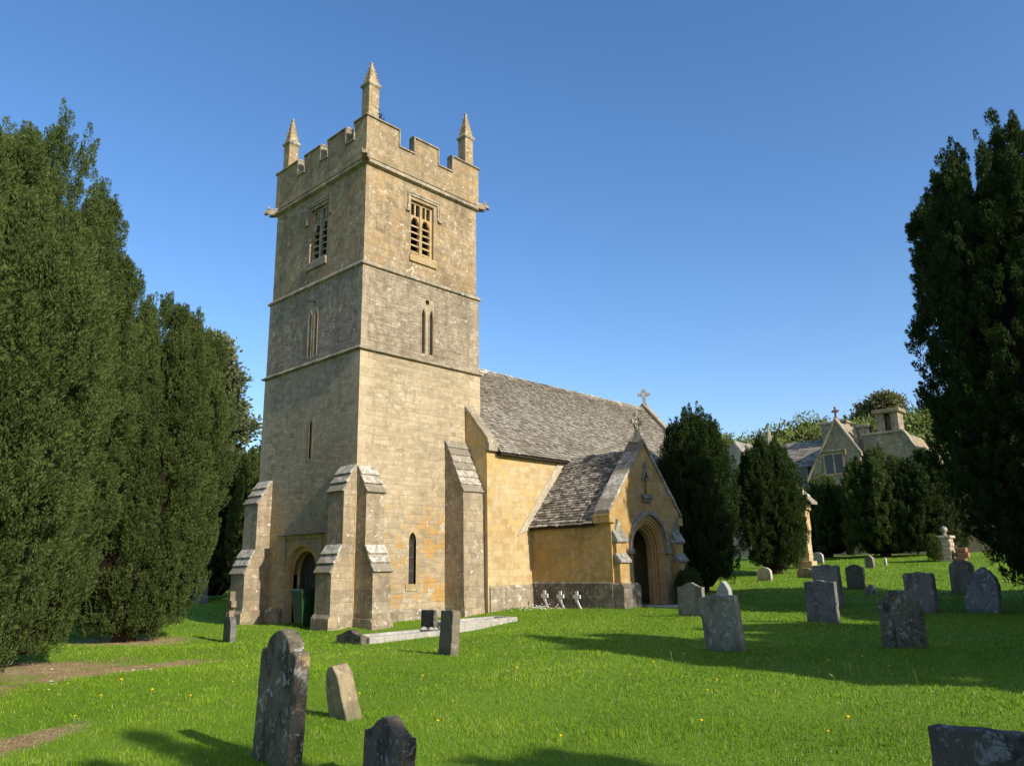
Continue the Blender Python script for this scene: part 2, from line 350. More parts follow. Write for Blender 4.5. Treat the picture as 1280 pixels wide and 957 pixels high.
M['hs_grey'] = head_mat('grey_headstone', (.15,.142,.122), (.25,.24,.21), (.07,.066,.06), (.42,.42,.39), .7, .65)
M['hs_lich'] = head_mat('lichened_headstone', (.18,.17,.155), (.28,.27,.25), (.07,.068,.065), (.62,.62,.60), 1.0, .6)
M['hs_pale'] = head_mat('pale_headstone', (.40,.38,.33), (.55,.53,.47), (.24,.22,.18), (.68,.66,.60), .6, .5)

def leaf_mat(name, dark, light, trans=.22, rough=.6):
    m, nt, b, out = new_mat(name); k = N(nt)
    at = k.n.new('ShaderNodeAttribute'); at.attribute_name = 'tint'
    ri = island(k)
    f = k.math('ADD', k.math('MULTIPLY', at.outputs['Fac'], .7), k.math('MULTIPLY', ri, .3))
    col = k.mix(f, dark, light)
    k.l.new(col, b.inputs['Base Color']); b.inputs['Roughness'].default_value = rough; b.inputs['Specular IOR Level'].default_value = .08
    t = k.n.new('ShaderNodeBsdfTranslucent'); k.l.new(k.mix(1, col, (1.1, 1.15, .55), 'MULTIPLY'), t.inputs[0])
    mx = k.n.new('ShaderNodeMixShader'); mx.inputs[0].default_value = trans
    k.l.new(b.outputs[0], mx.inputs[1]); k.l.new(t.outputs[0], mx.inputs[2]); k.l.new(mx.outputs[0], out.inputs[0])
    return m
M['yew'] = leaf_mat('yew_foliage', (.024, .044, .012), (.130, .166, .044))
M['yew2'] = leaf_mat('shaded_yew_foliage', (.015, .030, .008), (.058, .088, .022))  # darker copy of yew; shade on the dark-looking trees is in the colour
M['cedar'] = leaf_mat('grey_conifer_foliage', (.07, .085, .035), (.17, .19, .09))
M['wood'] = leaf_mat('woodland_foliage', (.08, .11, .025), (.22, .25, .07))
M['hill'] = leaf_mat('distant_tree_foliage', (.10, .105, .045), (.22, .21, .10))
M['grassb'] = leaf_mat('grass_blades', (.10, .215, .010), (.30, .46, .03), .38, .6)
def grass_ramp():
    nt = M['grassb'].node_tree; k = N(nt); at = [n for n in nt.nodes if n.type == 'ATTRIBUTE'][0]
    cr = k.n.new('ShaderNodeValToRGB'); e = cr.color_ramp.elements; e[0].position = 0; e[0].color = (.075, .165, .012, 1); e[1].position = .5; e[1].color = (.20, .36, .014, 1)
    a = cr.color_ramp.elements.new(.80); a.color = (.33, .47, .04, 1); a = cr.color_ramp.elements.new(.92); a.color = (.50, .47, .18, 1)
    k.l.new(at.outputs['Fac'], cr.inputs[0])
    for n in nt.nodes:
        if n.type == 'BSDF_PRINCIPLED': k.l.new(cr.outputs[0], n.inputs['Base Color'])
        if n.type == 'BSDF_TRANSLUCENT': k.l.new(cr.outputs[0], n.inputs[0])
grass_ramp()

def up_normal(m, f):
    nt = m.node_tree; k = N(nt); geo = k.n.new('ShaderNodeNewGeometry'); v = k.n.new('ShaderNodeMix'); v.data_type = 'VECTOR'
    v.inputs[0].default_value = f; k.l.new(geo.outputs['Normal'], v.inputs[4]); v.inputs[5].default_value = (0, 0, 1)
    n2 = k.n.new('ShaderNodeVectorMath'); n2.operation = 'NORMALIZE'; k.l.new(v.outputs[1], n2.inputs[0])
    for nd_ in nt.nodes:
        if nd_.type in ('BSDF_PRINCIPLED', 'BSDF_TRANSLUCENT'): k.l.new(n2.outputs[0], nd_.inputs['Normal'])
up_normal(M['grassb'], .55)

# ------------------------------------------------------------------ foliage
def kites(name, P, D, L, Wd, tint, mat, parent=None, loc=None, rng=None, extra=None):
    """one mesh of many small kite shaped leaf sprays; P base, D unit direction"""
    n = len(P); rnd = rng.normal(size=(n, 3)); sd_ = np.cross(D, rnd); sd_ /= np.linalg.norm(sd_, axis=1)[:, None]+1e-9
    L = np.broadcast_to(np.asarray(L, float), (n,))[:, None]; Wd = np.broadcast_to(np.asarray(Wd, float), (n,))[:, None]
    V = np.empty((n, 4, 3)); V[:, 0] = P; V[:, 2] = P+D*L; mid = P+D*L*.45
    V[:, 1] = mid+sd_*Wd; V[:, 3] = mid-sd_*Wd
    off = np.array(ORG.get(parent.name, (0, 0, 0)) if parent else (0, 0, 0))
    if loc is not None: off = off+np.array(loc)
    V = V.reshape(-1, 3)-off; F = np.arange(4*n).reshape(-1, 4); T = np.repeat(tint, 4)
    if extra is not None:
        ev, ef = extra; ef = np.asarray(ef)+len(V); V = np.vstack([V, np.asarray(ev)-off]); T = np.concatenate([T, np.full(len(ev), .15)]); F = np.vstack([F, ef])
    me = bpy.data.meshes.new(name); me.vertices.add(len(V)); me.vertices.foreach_set('co', V.ravel())
    me.loops.add(F.size); me.loops.foreach_set('vertex_index', F.ravel().astype(np.int32))
    me.polygons.add(len(F)); me.polygons.foreach_set('loop_start', np.arange(0, F.size, 4, dtype=np.int32))
    me.update(calc_edges=True)
    a = me.attributes.new('tint', 'FLOAT', 'POINT'); a.data.foreach_set('value', T.astype(np.float32))
    me.materials.append(mat)
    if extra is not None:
        me.materials.append(M['crown_hull']); mi = np.zeros(len(F), np.int32); mi[-len(ef):] = 1; me.polygons.foreach_set('material_index', mi)
    o = bpy.data.objects.new(name, me); C.objects.link(o)
    if parent: o.parent = parent
    if loc is not None: o.location = loc
    ORG[o.name] = tuple(off)
    return o
def hull(prof, c, n=14, rng=None, amp=.12):
    vs = []; fs = []
    for i, (r, z) in enumerate(prof):
        for k in range(n):
            a = 2*math.pi*k/n; q = r*(1+amp*rng.normal()); vs.append((c[0]+q*math.cos(a), c[1]+q*math.sin(a), c[2]+z))
    for i in range(len(prof)-1):
        for k in range(n): fs.append((i*n+k, i*n+(k+1) % n, (i+1)*n+(k+1) % n, (i+1)*n+k))
    return vs, fs
YP = ([0, .04, .12, .26, .42, .62, .80, 1.0], [.42, .58, .82, .97, 1.0, .93, .80, .62])
def yew(label, x, y, Rr, H, seed, npl=46, nsub=1800, spr=110, L=.09, mat='yew', prof=YP, group='upright churchyard yews', w0=.34, zbot=.35, dome=.42, name='yew_tree', cat='yew tree', sub=(.24, .55), sr=.095):
    """upright yew: plumes rising from the ground, each clothed in short upright branchlets of needle sprays"""
    rng = np.random.default_rng(seed); z0 = gzf(x, y)-.05
    t = thing(name, label, cat, (x, y, z0), group); R0 = Rr-w0*.9
    rad = np.where(np.arange(npl) < npl*.62, R0*rng.uniform(.80, 1.0, npl), R0*np.sqrt(rng.uniform(0, .7, npl))); ang = np.arange(npl)*2.399+rng.uniform(-.25, .25, npl)
    hp = H*(1-dome*(rad/R0)**2.0*rng.uniform(.85, 1.12, npl))*rng.uniform(.95, 1.0, npl); hp *= H/hp.max()
    w = w0*rng.uniform(.75, 1.3, npl)
    wt = hp*(.25+rad/R0); pi = rng.choice(npl, nsub, p=wt/wt.sum()); tt = rng.uniform(0, 1, nsub)**.78
    # make sure every plume ends in a tip
    nt_ = min(nsub//npl, 7); pi[:npl*nt_] = np.tile(np.arange(npl), nt_); tt[:npl*nt_] = np.repeat(np.linspace(.985, .86, nt_), npl)
    zz = zbot*rng.uniform(.2, 1.5, nsub)+tt*(hp[pi]-zbot-.2)
    f = np.interp(zz/H, *prof); wob = 1+.07*np.sin(zz*1.7+pi*1.3)+.06*np.sin(zz*3.9+pi*2.1)
    pr = rad[pi]*f*wob; a2 = rng.uniform(0, 2*np.pi, nsub)
    ww = w[pi]*(1-np.clip(tt, 0, 1)**5*.85)*rng.uniform(.70, 1.05, nsub)*(.75+.25*f)
    tx = pr*np.cos(ang[pi])+np.cos(a2)*ww; ty = pr*np.sin(ang[pi])+np.sin(a2)*ww
    rr_ = np.hypot(tx, ty)/(R0*f+1e-6); od = (np.cos(a2)*tx+np.sin(a2)*ty)/(np.hypot(tx, ty)+1e-6)
    keep = ((rr_ > .70) & (od > -.45)) | (tt > .72)
    tx, ty, zz, a2, pi, tt, od = [q[keep] for q in (tx, ty, zz, a2, pi, tt, od)]; m = len(tx)
    rad_ = np.hypot(tx, ty)+1e-6
    A = np.stack([.22*tx/rad_+.24*np.cos(a2), .22*ty/rad_+.24*np.sin(a2), np.ones(m)], 1)+rng.normal(size=(m, 3))*np.array([.13, .13, .1])
    A[tt > .85] *= np.array([.4, .4, 1]); A /= np.linalg.norm(A, axis=1)[:, None]
    ls = rng.uniform(*sub, m)
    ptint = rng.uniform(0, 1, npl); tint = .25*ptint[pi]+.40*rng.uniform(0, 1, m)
    n = m*spr; q = rng.uniform(0, 1, n)**.8; Ar = np.repeat(A, spr, 0); lr = np.repeat(ls, spr)
    rd = rng.normal(size=(n, 3)); rd -= (rd*Ar).sum(1)[:, None]*Ar; rd /= np.linalg.norm(rd, axis=1)[:, None]
    rr2 = sr*np.repeat(rng.uniform(.7, 1.35, m), spr)*(1-q**2*.85)*np.sqrt(rng.uniform(.1, 1, n))
    P = np.repeat(np.stack([tx+x, ty+y, zz+z0], 1), spr, 0)+Ar*(q*lr)[:, None]+rd*rr2[:, None]
    D = Ar*.95+rd*.60+rng.normal(size=(n, 3))*.30+np.array([0, 0, .15]); D /= np.linalg.norm(D, axis=1)[:, None]
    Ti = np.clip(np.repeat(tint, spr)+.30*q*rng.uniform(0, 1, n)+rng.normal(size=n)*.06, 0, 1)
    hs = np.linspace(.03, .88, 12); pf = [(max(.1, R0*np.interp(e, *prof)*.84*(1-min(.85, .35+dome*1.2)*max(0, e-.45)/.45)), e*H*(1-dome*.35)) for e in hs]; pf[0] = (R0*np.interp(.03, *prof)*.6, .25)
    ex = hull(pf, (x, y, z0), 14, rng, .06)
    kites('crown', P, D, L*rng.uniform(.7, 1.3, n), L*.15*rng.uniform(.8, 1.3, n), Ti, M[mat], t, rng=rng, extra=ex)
    b = MB()
    for i in range(5):
        a = i*1.26+seed; q_ = min(1, Rr/1.6)**1.5; b.tube([(x+.12*q_*math.cos(a), y+.12*q_*math.sin(a), z0-.1), (x+.22*q_*math.cos(a), y+.22*q_*math.sin(a), z0+.8*q_), (x+R0*.45*math.cos(a), y+R0*.45*math.sin(a), z0+H*.45)], [.14*q_, .11*q_, .05*q_], 7)
    b.build('trunk', M['bark'], t, smooth=True)
    return t
def broadleaf(label, x, y, z0, H, blobs, seed, mat, L, ncl, spr, group=None, trunk_r=.4, name='tree', cat='tree', flat=.6, up=.3):
    """crown from several clumps (dx,dy,dz,r); leaves in the outer shell, gaps in between"""
    rng = np.random.default_rng(seed); t = thing(name, label, cat, (x, y, z0), group)
    B = np.array(blobs); wgt = B[:, 3]**2; bi = rng.choice(len(B), ncl, p=wgt/wgt.sum())
    d = rng.normal(size=(ncl, 3)); d /= np.linalg.norm(d, axis=1)[:, None]
    q = B[bi, 3]*rng.uniform(.65, 1.08, ncl)
    Cn = B[bi, :3]+d*q[:, None]*np.array([1, 1, .75])
    tint = .3*rng.uniform(0, 1, len(B))[bi]+.6*rng.uniform(0, 1, ncl)
    P = np.repeat(Cn+np.array([x, y, z0]), spr, 0); nn = len(P)
    P = P+rng.normal(size=(nn, 3))*L*.8*np.array([1, 1, flat]); D = np.repeat(d, spr, 0)+rng.normal(size=(nn, 3))*.8+np.array([0, 0, up]); D /= np.linalg.norm(D, axis=1)[:, None]
    ev = []; ef = []
    for (dx, dy, dz, r_) in blobs:
        o = len(ev); hv, hf = hull([(.01, -.55*r_), (.5*r_, -.4*r_), (.68*r_, 0), (.5*r_, .4*r_), (.01, .55*r_)], (x+dx, y+dy, z0+dz), 8, rng); ev += hv; ef += [tuple(i+o for i in f) for f in hf]
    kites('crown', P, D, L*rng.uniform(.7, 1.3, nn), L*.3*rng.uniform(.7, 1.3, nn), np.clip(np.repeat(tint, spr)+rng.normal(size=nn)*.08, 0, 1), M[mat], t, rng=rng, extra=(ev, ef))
    b = MB(); b.tube([(x, y, z0-.3), (x+.1, y, z0+H*.4), (x, y+.1, z0+H*.85)], [trunk_r, trunk_r*.7, trunk_r*.2], 8)
    for (dx, dy, dz, r_) in blobs[:6]:
        b.tube([(x, y, z0+min(dz, H)*.45), (x+dx*.6, y+dy*.6, z0+dz*.8), (x+dx, y+dy, z0+dz)], [trunk_r*.4, trunk_r*.25, trunk_r*.08], 6)
    b.build('trunk', M['bark'], t, smooth=True)
    return t

# ================================================================== GROUND
def axis_pts(lo, hi, step, far):
    a = list(np.arange(lo, hi+1e-6, step)); s = step
    x = hi
    while x < far: s *= 1.25; x += s; a.append(x)
    s = step; x = lo
    while x > -far: s *= 1.25; x -= s; a.insert(0, x)
    return np.array(a)
gx = axis_pts(-30, 60, .5, 900); gy = axis_pts(-40, 50, .5, 900)
X, Y = np.meshgrid(gx, gy, indexing='ij'); Z = gz(X, Y)
nx, ny = X.shape; idx = np.arange(nx*ny).reshape(nx, ny)
F = np.stack([idx[:-1, :-1], idx[1:, :-1], idx[1:, 1:], idx[:-1, 1:]], -1).reshape(-1, 4)
me = bpy.data.meshes.new('ground'); me.from_pydata(np.stack([X, Y, Z], -1).reshape(-1, 3).tolist(), [], F.tolist())
me.polygons.foreach_set('use_smooth', [True]*len(me.polygons))
gm, nt, b, out = new_mat('churchyard_turf'); k = N(nt); co = k.obj()
# bare patches of dry needles under the left-hand yews and by the footpath
PATCH = [(-7.5, -3.85, 1.9, .72, .22), (-10.85, -9.45, 1.15, .40, .5), (-8.65, -2.4, 1.8, 1.7, 0), (-5.35, 1.9, 1.6, 1.6, 0), (-10.8, -4.6, 1.6, 1.4, 0), (6.2, -1.6, .7, 1.0, 0)]
def patch_val(x, y):
    v = np.full(np.shape(x), 9.0)
    for (px, py, a, b_, r_) in PATCH:
        dx = x-px; dy = y-py; uu = dx*math.cos(r_)+dy*math.sin(r_); vv = -dx*math.sin(r_)+dy*math.cos(r_)
        v = np.minimum(v, np.hypot(uu/a, vv/b_))
    return v
g1 = k.noise(co, .5, 5, .6); g2 = k.noise(co, 3.5, 5, .7); g3 = k.noise(co, 40, 4, .7)
turf = k.mix(g1.outputs[0], (.10, .20, .008), (.18, .30, .014)); turf = k.mix(k.math('MULTIPLY', g2.outputs[0], .6), turf, (.18, .265, .018))
turf = k.mix(k.math('MULTIPLY', k.ramp(g3.outputs[0], .45, .65), .5), turf, (.05, .095, .006))
earth = k.mix(g3.outputs[0], (.24, .135, .07), (.46, .32, .18)); earth = k.mix(k.ramp(g2.outputs[0], .46, .6), earth, (.40, .34, .16))
wr = k.noise(co, 1.8, 4)
pv = None
sx_ = k.n.new('ShaderNodeSeparateXYZ'); k.l.new(co, sx_.inputs[0])
for (px, py, a, b_, r_) in PATCH:
    dx = k.math('SUBTRACT', sx_.outputs[0], px); dy = k.math('SUBTRACT', sx_.outputs[1], py)
    uu = k.math('DIVIDE', k.math('ADD', k.math('MULTIPLY', dx, math.cos(r_)), k.math('MULTIPLY', dy, math.sin(r_))), a)
    vv = k.math('DIVIDE', k.math('SUBTRACT', k.math('MULTIPLY', dy, math.cos(r_)), k.math('MULTIPLY', dx, math.sin(r_))), b_)
    d = k.math('SQRT', k.math('ADD', k.math('POWER', uu, 2), k.math('POWER', vv, 2)))
    pv = d if pv is None else k.math('MINIMUM', pv, d)
pf = k.ramp(k.math('ADD', k.math('ADD', pv, k.math('MULTIPLY', k.math('SUBTRACT', wr.outputs[0], .5), 1.2)), k.math('MULTIPLY', k.math('SUBTRACT', g2.outputs[0], .5), .8)), 1.15, .55)
k.l.new(k.mix(pf, turf, earth), b.inputs['Base Color']); k.l.new(k.bump(g3.outputs[0], .8, .03), b.inputs['Normal'])
me.materials.append(gm)
go = bpy.data.objects.new('ground', me); C.objects.link(go); tag(go, kind='structure')

# ================================================================== CHURCH
church = thing('church', 'golden limestone church with battlemented west tower, stone slate nave roof and gabled south porch', 'church', (0, 0, 0))
W, D_, I2, I3 = 5.05, 5.63, .0183, .0726
Z1, Z2, Z3, Z4, Z5 = 8.40, 11.17, 14.69, 15.68, 16.30
def part(m, name, mat, bevel=0, smooth=False, parent=None): return m.build(name, M[mat] if isinstance(mat, str) else mat, parent or church, bevel=bevel, smooth=smooth)
# --- tower stages with real openings
low = part(MB().box(.0, W, .0, D_, -.4, Z1), 'tower_wall', 'low')
mid = part(MB().box(I2, W-I2, I2, D_-I2, Z1, Z2), 'tower_wall', 'mid')
top = part(MB().box(I3, W-I3, I3, D_-I3, Z2, Z3+.02), 'tower_wall', 'top')
low['label'] = 'warm buff lowest tower stage'; mid['label'] = 'coarse rubble middle tower stage'; top['label'] = 'grey gold belfry tower stage'
wd_l, wd_r, wd_c = 2.0, 3.42, 2.71      # west door
doorarch = arch(wd_l, wd_r, -.3, 1.75, 2.45)
cut(low, [MB().prism(arch(1.985, 2.265, 1.41, 2.70, 2.96), fS(0), -.35, .1), MB().prism(arch(wd_l-.14, wd_r+.14, -.3, 1.75, 2.60), fW(0), -.16, .1), MB().prism(doorarch, fW(0), -.5, -.1),
          MB().prism([(2.49, 5.30), (2.61, 5.30), (2.61, 6.48), (2.49, 6.48)], fW(0), -.4, .1)])
def win_belfry(fn, u0_, u1_, flip=False):
    """two-light louvred belfry window; u0..u1 is the opening"""
    z0, z1 = 12.07, 14.03
    dm_ = 'dress' if not flip else 'west'  # west window takes a duller stone; its shade is put into the colour
    w = MB(); w.ring([(u0_, z0), (u0_, z1), (u1_, z1), (u1_, z0)], [(u0_+.09, z0+.05), (u0_+.09, z1-.08), (u1_-.09, z1-.08), (u1_-.09, z0+.05)], fn, -.22, -.10, True)
    c = (u0_+u1_)/2
    w.prism([(c-.055, z0+.05), (c-.055, z1-.08), (c+.055, z1-.08), (c+.055, z0+.05)], fn, -.215, -.075)
    o = part(w, 'belfry_window', dm_)
    tr_ = MB()
    for (a, b2) in ((u0_+.09, c-.055), (c+.055, u1_-.09)):
        m_ = (a+b2)/2; hz = z1-.08-.46
        # upper panel lights: little mullion and a pointed cusped head under a transom
        tr_.prism([(m_-.03, hz), (m_-.03, z1-.08), (m_+.03, z1-.08), (m_+.03, hz)], fn, -.205, -.11)
        ar = arch(a, b2, hz-.22, hz-.22, hz-.02, 6)
        outer = [(a, hz-.22)]+[(p[0], hz+.04) for p in ar[1:-1]]+[(b2, hz-.22)]
        tr_.ring(outer, ar, fn, -.205, -.112)
        tr_.prism([(a, hz-.20), (a+.085, hz-.10), (a+.02, hz-.03)], fn, -.2, -.12); tr_.prism([(b2, hz-.20), (b2-.085, hz-.10), (b2-.02, hz-.03)], fn, -.2, -.12)
    part(tr_, 'tracery', dm_, parent=o)
    for (a, b2) in ((u0_+.092, c-.057), (c+.057, u1_-.092)):
        for i in range(5):
            zc = z0+.10+i*.235
            s = MB(); s.add([fn(a, zc, -.10), fn(b2, zc, -.10), fn(b2, zc+.05, -.10), fn(a, zc+.05, -.10), fn(a, zc+.13, -.30), fn(b2, zc+.13, -.30), fn(b2, zc+.18, -.30), fn(a, zc+.18, -.30)],
                          [(0,1,2,3),(4,7,6,5),(0,4,5,1),(1,5,6,2),(2,6,7,3),(3,7,4,0)])
            part(s, 'louvre', dm_, parent=o)
    h = MB(); hu0, hu1 = u0_-.10, u1_+.22
    if flip: hu0, hu1 = u0_-.16, u1_+.16
    h.ring([(hu0-.06, 13.60), (hu0-.06, 14.29), (hu1+.06, 14.29), (hu1+.06, 13.60)], [(hu0, 13.60), (hu0, 14.22), (hu1, 14.22), (hu1, 13.60)], fn, -.02, .065)
    h.ring([(hu0-.005, 13.6), (hu0-.005, 14.215), (hu1+.005, 14.215), (hu1+.005, 13.6)], [(hu0+.07, 13.6), (hu0+.07, 14.14), (hu1-.07, 14.14), (hu1-.07, 13.6)], fn, -.02, .045)
    for q in (hu0-.04, hu1+.04): h.prism([(q-.075, 13.53), (q-.075, 13.605), (q+.075, 13.605), (q+.075, 13.53)], fn, -.02, .075)
    part(h, 'hood_mould', 'west', .012, parent=o)
    s = MB(); s.prism([(u0_-.05, z0-.28), (u0_-.05, z0-.12), (u0_-.05+.02, z0+.0), (u1_+.13, z0+.0), (u1_+.13, z0-.12), (u1_+.13, z0-.28)], fn, -.3, .07); part(s, 'sill', 'dress' if not flip else 'west', .015, parent=o)
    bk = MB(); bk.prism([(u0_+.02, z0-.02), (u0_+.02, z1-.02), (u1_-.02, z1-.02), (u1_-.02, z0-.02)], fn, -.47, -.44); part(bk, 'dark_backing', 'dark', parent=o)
SB, WB = (1.93, 2.94), (2.20, 3.25)
cut(top, [MB().prism([(a, 12.07), (a, 14.03), (b2, 14.03), (b2, 12.07)], fn, -.5, .1) for (a, b2), fn in ((SB, fS(I3)), (WB, fW(I3)))])
win_belfry(fS(I3), *SB); win_belfry(fW(I3), *WB, flip=True)
def twin(fn, c):
    o = MB(); a, b2 = c-.30, c+.30
    o.prism([(a, 8.62), (a, 10.62), (b2, 10.62), (b2, 8.62)], fn, -.25, -.012)
    w = part(o, 'twin_lancet_window', 'midd')
    cs = []
    for q in (c-.17, c+.17): cs.append(MB().prism(arch(q-.072, q+.072, 8.70, 9.98, 10.24), fn, -.3, .1))
    cs.append(MB().prism([(c+.085*math.cos(t_), 10.50+.10*math.sin(t_)) for t_ in np.linspace(0, 2*math.pi, 12, False)], fn, -.3, .1))
    cut(w, cs)
    g = MB(); g.prism([(a+.02, 8.65), (a+.02, 10.6), (b2-.02, 10.6), (b2-.02, 8.65)], fn, -.21, -.18); part(g, 'pane', 'dark', parent=w)
    ch = MB()
    for q in (c-.17, c+.17):
        ch.ring(arch(q-.115, q+.115, 8.66, 9.98, 10.32), arch(q-.085, q+.085, 8.66, 9.98, 10.275), fn, -.02, .012)
    part(ch, 'lancet_moulding', 'midd', parent=w)
cut(mid, [MB().prism([(c-.305, 8.61), (c-.305, 10.63), (c+.305, 10.63), (c+.305, 8.61)], fn, -.26, .1) for c, fn in ((2.66, fS(I2)), (2.72, fW(I2)))])
twin(fS(I2), 2.66); twin(fW(I2), 2.72)
o = part(MB().prism([(2.50, 5.31), (2.60, 5.31), (2.60, 6.47), (2.50, 6.47)], fW(0), -.30, -.27), 'slit_window', 'dark')
o = part(MB().ring([(2.41, 5.2), (2.41, 6.58), (2.69, 6.58), (2.69, 5.2)], [(2.49, 5.28), (2.49, 6.5), (2.61, 6.5), (2.61, 5.28)], fW(0), -.05, .004, True), 'frame', 'dress', parent=o)
# lower south lancet
ow = part(MB().ring(arch(1.86, 2.39, 1.30, 2.68, 3.10), arch(1.985, 2.265, 1.41, 2.70, 2.96), fS(0), -.10, .005), 'lancet_window', 'dress')
part(MB().prism([(1.86, 1.22), (1.86, 1.42), (2.39, 1.42), (2.39, 1.22)], fS(0), -.25, .03), 'sill', 'dress', .01, parent=ow)
part(MB().prism(arch(1.98, 2.27, 1.40, 2.70, 2.965), fS(0), -.20, -.18), 'pane', 'glass', parent=ow)
lb = MB()
for q in np.arange(1.55, 2.9, .075): lb.prism([(1.99, q), (1.99, q+.008), (2.26, q+.008), (2.26, q)], fS(0), -.182, -.174)
for q in (2.06, 2.125, 2.19): lb.prism([(q, 1.42), (q, 2.9), (q+.007, 2.9), (q+.007, 1.42)], fS(0), -.183, -.175)
for q in (1.8, 2.2, 2.55): lb.prism([(1.985, q), (1.985, q+.022), (2.265, q+.022), (2.265, q)], fS(0), -.175, -.15)
part(lb, 'lead_lattice', 'lead', parent=ow)
# west door: moulded arch, square label above, dark oak leaf
wd = part(MB().prism(doorarch, fW(0), -.46, -.40), 'west_door', 'oak')
for i in range(6): part(MB().prism([(wd_l+.02+i*.235, .1), (wd_l+.02+i*.235, 2.35-.5*abs(i-2.5)/2.5), (wd_l+.035+i*.235, 2.35-.5*abs(i-2.5)/2.5), (wd_l+.035+i*.235, .1)], fW(0), -.41, -.392), 'board_joint', 'dark', parent=wd)
part(MB().lathe([(.02, 0), (.045, .01), (.045, .03), (.02, .04)], (.40, 2.2, 1.25)), 'handle', 'iron', parent=wd)
part(MB().ring(arch(wd_l-.14, wd_r+.14, -.3, 1.75, 2.60), doorarch, fW(0), -.30, -.13), 'door_arch', 'arch')
part(MB().ring(arch(wd_l-.22, wd_r+.22, -.3, 1.75, 2.70), arch(wd_l-.15, wd_r+.15, -.3, 1.75, 2.61), fW(0), -.05, .02), 'door_arch', 'arch', .01)
part(MB().ring([(wd_l-.36, 1.9), (wd_l-.36, 2.95), (wd_r+.36, 2.95), (wd_r+.36, 1.9)], [(wd_l-.25, 1.9), (wd_l-.25, 2.83), (wd_r+.25, 2.83), (wd_r+.25, 1.9)], fW(0), -.03, .06), 'door_label', 'dress', .012)
part(MB().prism([(wd_l-.5, 2.95), (wd_l-.5, 3.0), (wd_r+.55, 3.0), (wd_r+.55, 2.95)], fW(0), -.02, .20), 'door_canopy', 'west', .01)
# string courses
def course(ins_lo, z, name, h, proj):
    m = MB(); a = ins_lo
    P = [(-proj, 0), (-proj, h*.35), (.0, h), (.06, h), (.06, -h*.25), (-.0, -h*.25)]
    ring_lo = [(a, a), (W-a, a), (W-a, D_-a), (a, D_-a)]
    sgn = [(-1, -1), (1, -1), (1, 1), (-1, 1)]
    n = len(P); vs = []
    for (cx, cy), (sx2, sy2) in zip(ring_lo, sgn):
        for (o_, zz) in P: vs.append((cx-sx2*o_, cy-sy2*o_, z+zz))
    fs = []
    for i in range(4):
        j = (i+1) % 4
        for q in range(n): fs.append((i*n+q, j*n+q, j*n+(q+1) % n, i*n+(q+1) % n))
    m.add(vs, fs); return part(m, name, 'west')
course(.0, Z1-.02, 'string_course', .12, .10); course(I2, Z2-.03, 'string_course', .14, .07); course(I3, Z3-.04, 'cornice', .22, .13)
# parapet with battlements and copings
par = MB(); th = .20
def wallrun(fn, u_a, u_b, depth, merl):
    par.prism([(u_a, Z3+.15), (u_b, Z3+.15), (u_b, Z4), (u_a, Z4)], fn, -depth, 0)
    for a, b2 in merl: par.prism([(a, Z4), (b2, Z4), (b2, Z5), (a, Z5)], fn, -depth, 0)
SM = [(0, 1.30), (2.0, 3.04), (3.76, W)]; WM = [(th, .65), (1.18, 2.21), (2.70, 3.67), (4.15, D_-th)]
wallrun(lambda u, v, d: (u, -d, v), 0, W, th, SM); wallrun(lambda u, v, d: (u, D_+d, v), 0, W, th, [(0, 1.2), (2.0, 3.04), (3.76, W)])
wallrun(lambda u, v, d: (-d, u, v), th, D_-th, th, WM); wallrun(lambda u, v, d: (W+d, u, v), th, D_-th, th, WM)
part(par, 'parapet', 'par')
cp = MB()
def coping(fn, a, b2, z, side_a, side_b, dep):
    p = .055
    cp.prism([(-p, 0), (-p, .05), (th/2, .11), (th+p, .05), (th+p, 0)], lambda q, zz, u: fn(u, z+zz, -q), a-(p if side_a else 0), b2+(p if side_b else 0))
for fn, L_, ML in ((lambda u, v, d: (u, -d, v), W, SM), (lambda u, v, d: (u, D_+d, v), W, [(0, 1.2), (2.0, 3.04), (3.76, W)]), (lambda u, v, d: (-d, u, v), D_, [(0, .65), (1.18, 2.21), (2.70, 3.67), (4.15, D_)]), (lambda u, v, d: (W+d, u, v), D_, [(0, .65), (1.18, 2.21), (2.70, 3.67), (4.15, D_)])):
    end = L_ == W
    for i, (a, b2) in enumerate(ML):
        a_, b_2 = a, b2
        if not end: a_ = max(a, th+.058) if i == 0 else a; b_2 = min(b2, L_-th-.058) if i == len(ML)-1 else b2
        coping(fn, a_, b_2, Z5+.002, end or i > 0, end or i < len(ML)-1, 0)
        if i < len(ML)-1: coping(fn, b2+.001, ML[i+1][0]-.001, Z4+.002, False, False, 0)
        # vertical returns on the merlon cheeks
        for u_, s_ in ((a, -1), (b2, 1)):
            if (u_ in (0, L_)): continue
            u1 = u_+s_*.05; lo_, hi_ = min(u_, u1), max(u_, u1)
            cp.prism([(-.05, Z4+.08), (th+.05, Z4+.08), (th+.05, Z5), (-.05, Z5)], lambda q, zz, u: fn(u, zz, -q), lo_, hi_)
part(cp, 'coping', 'west', .012)
part(MB().box(th, W-th, th, D_-th, Z3+.02, Z3+.25), 'tower_roof', 'lead')
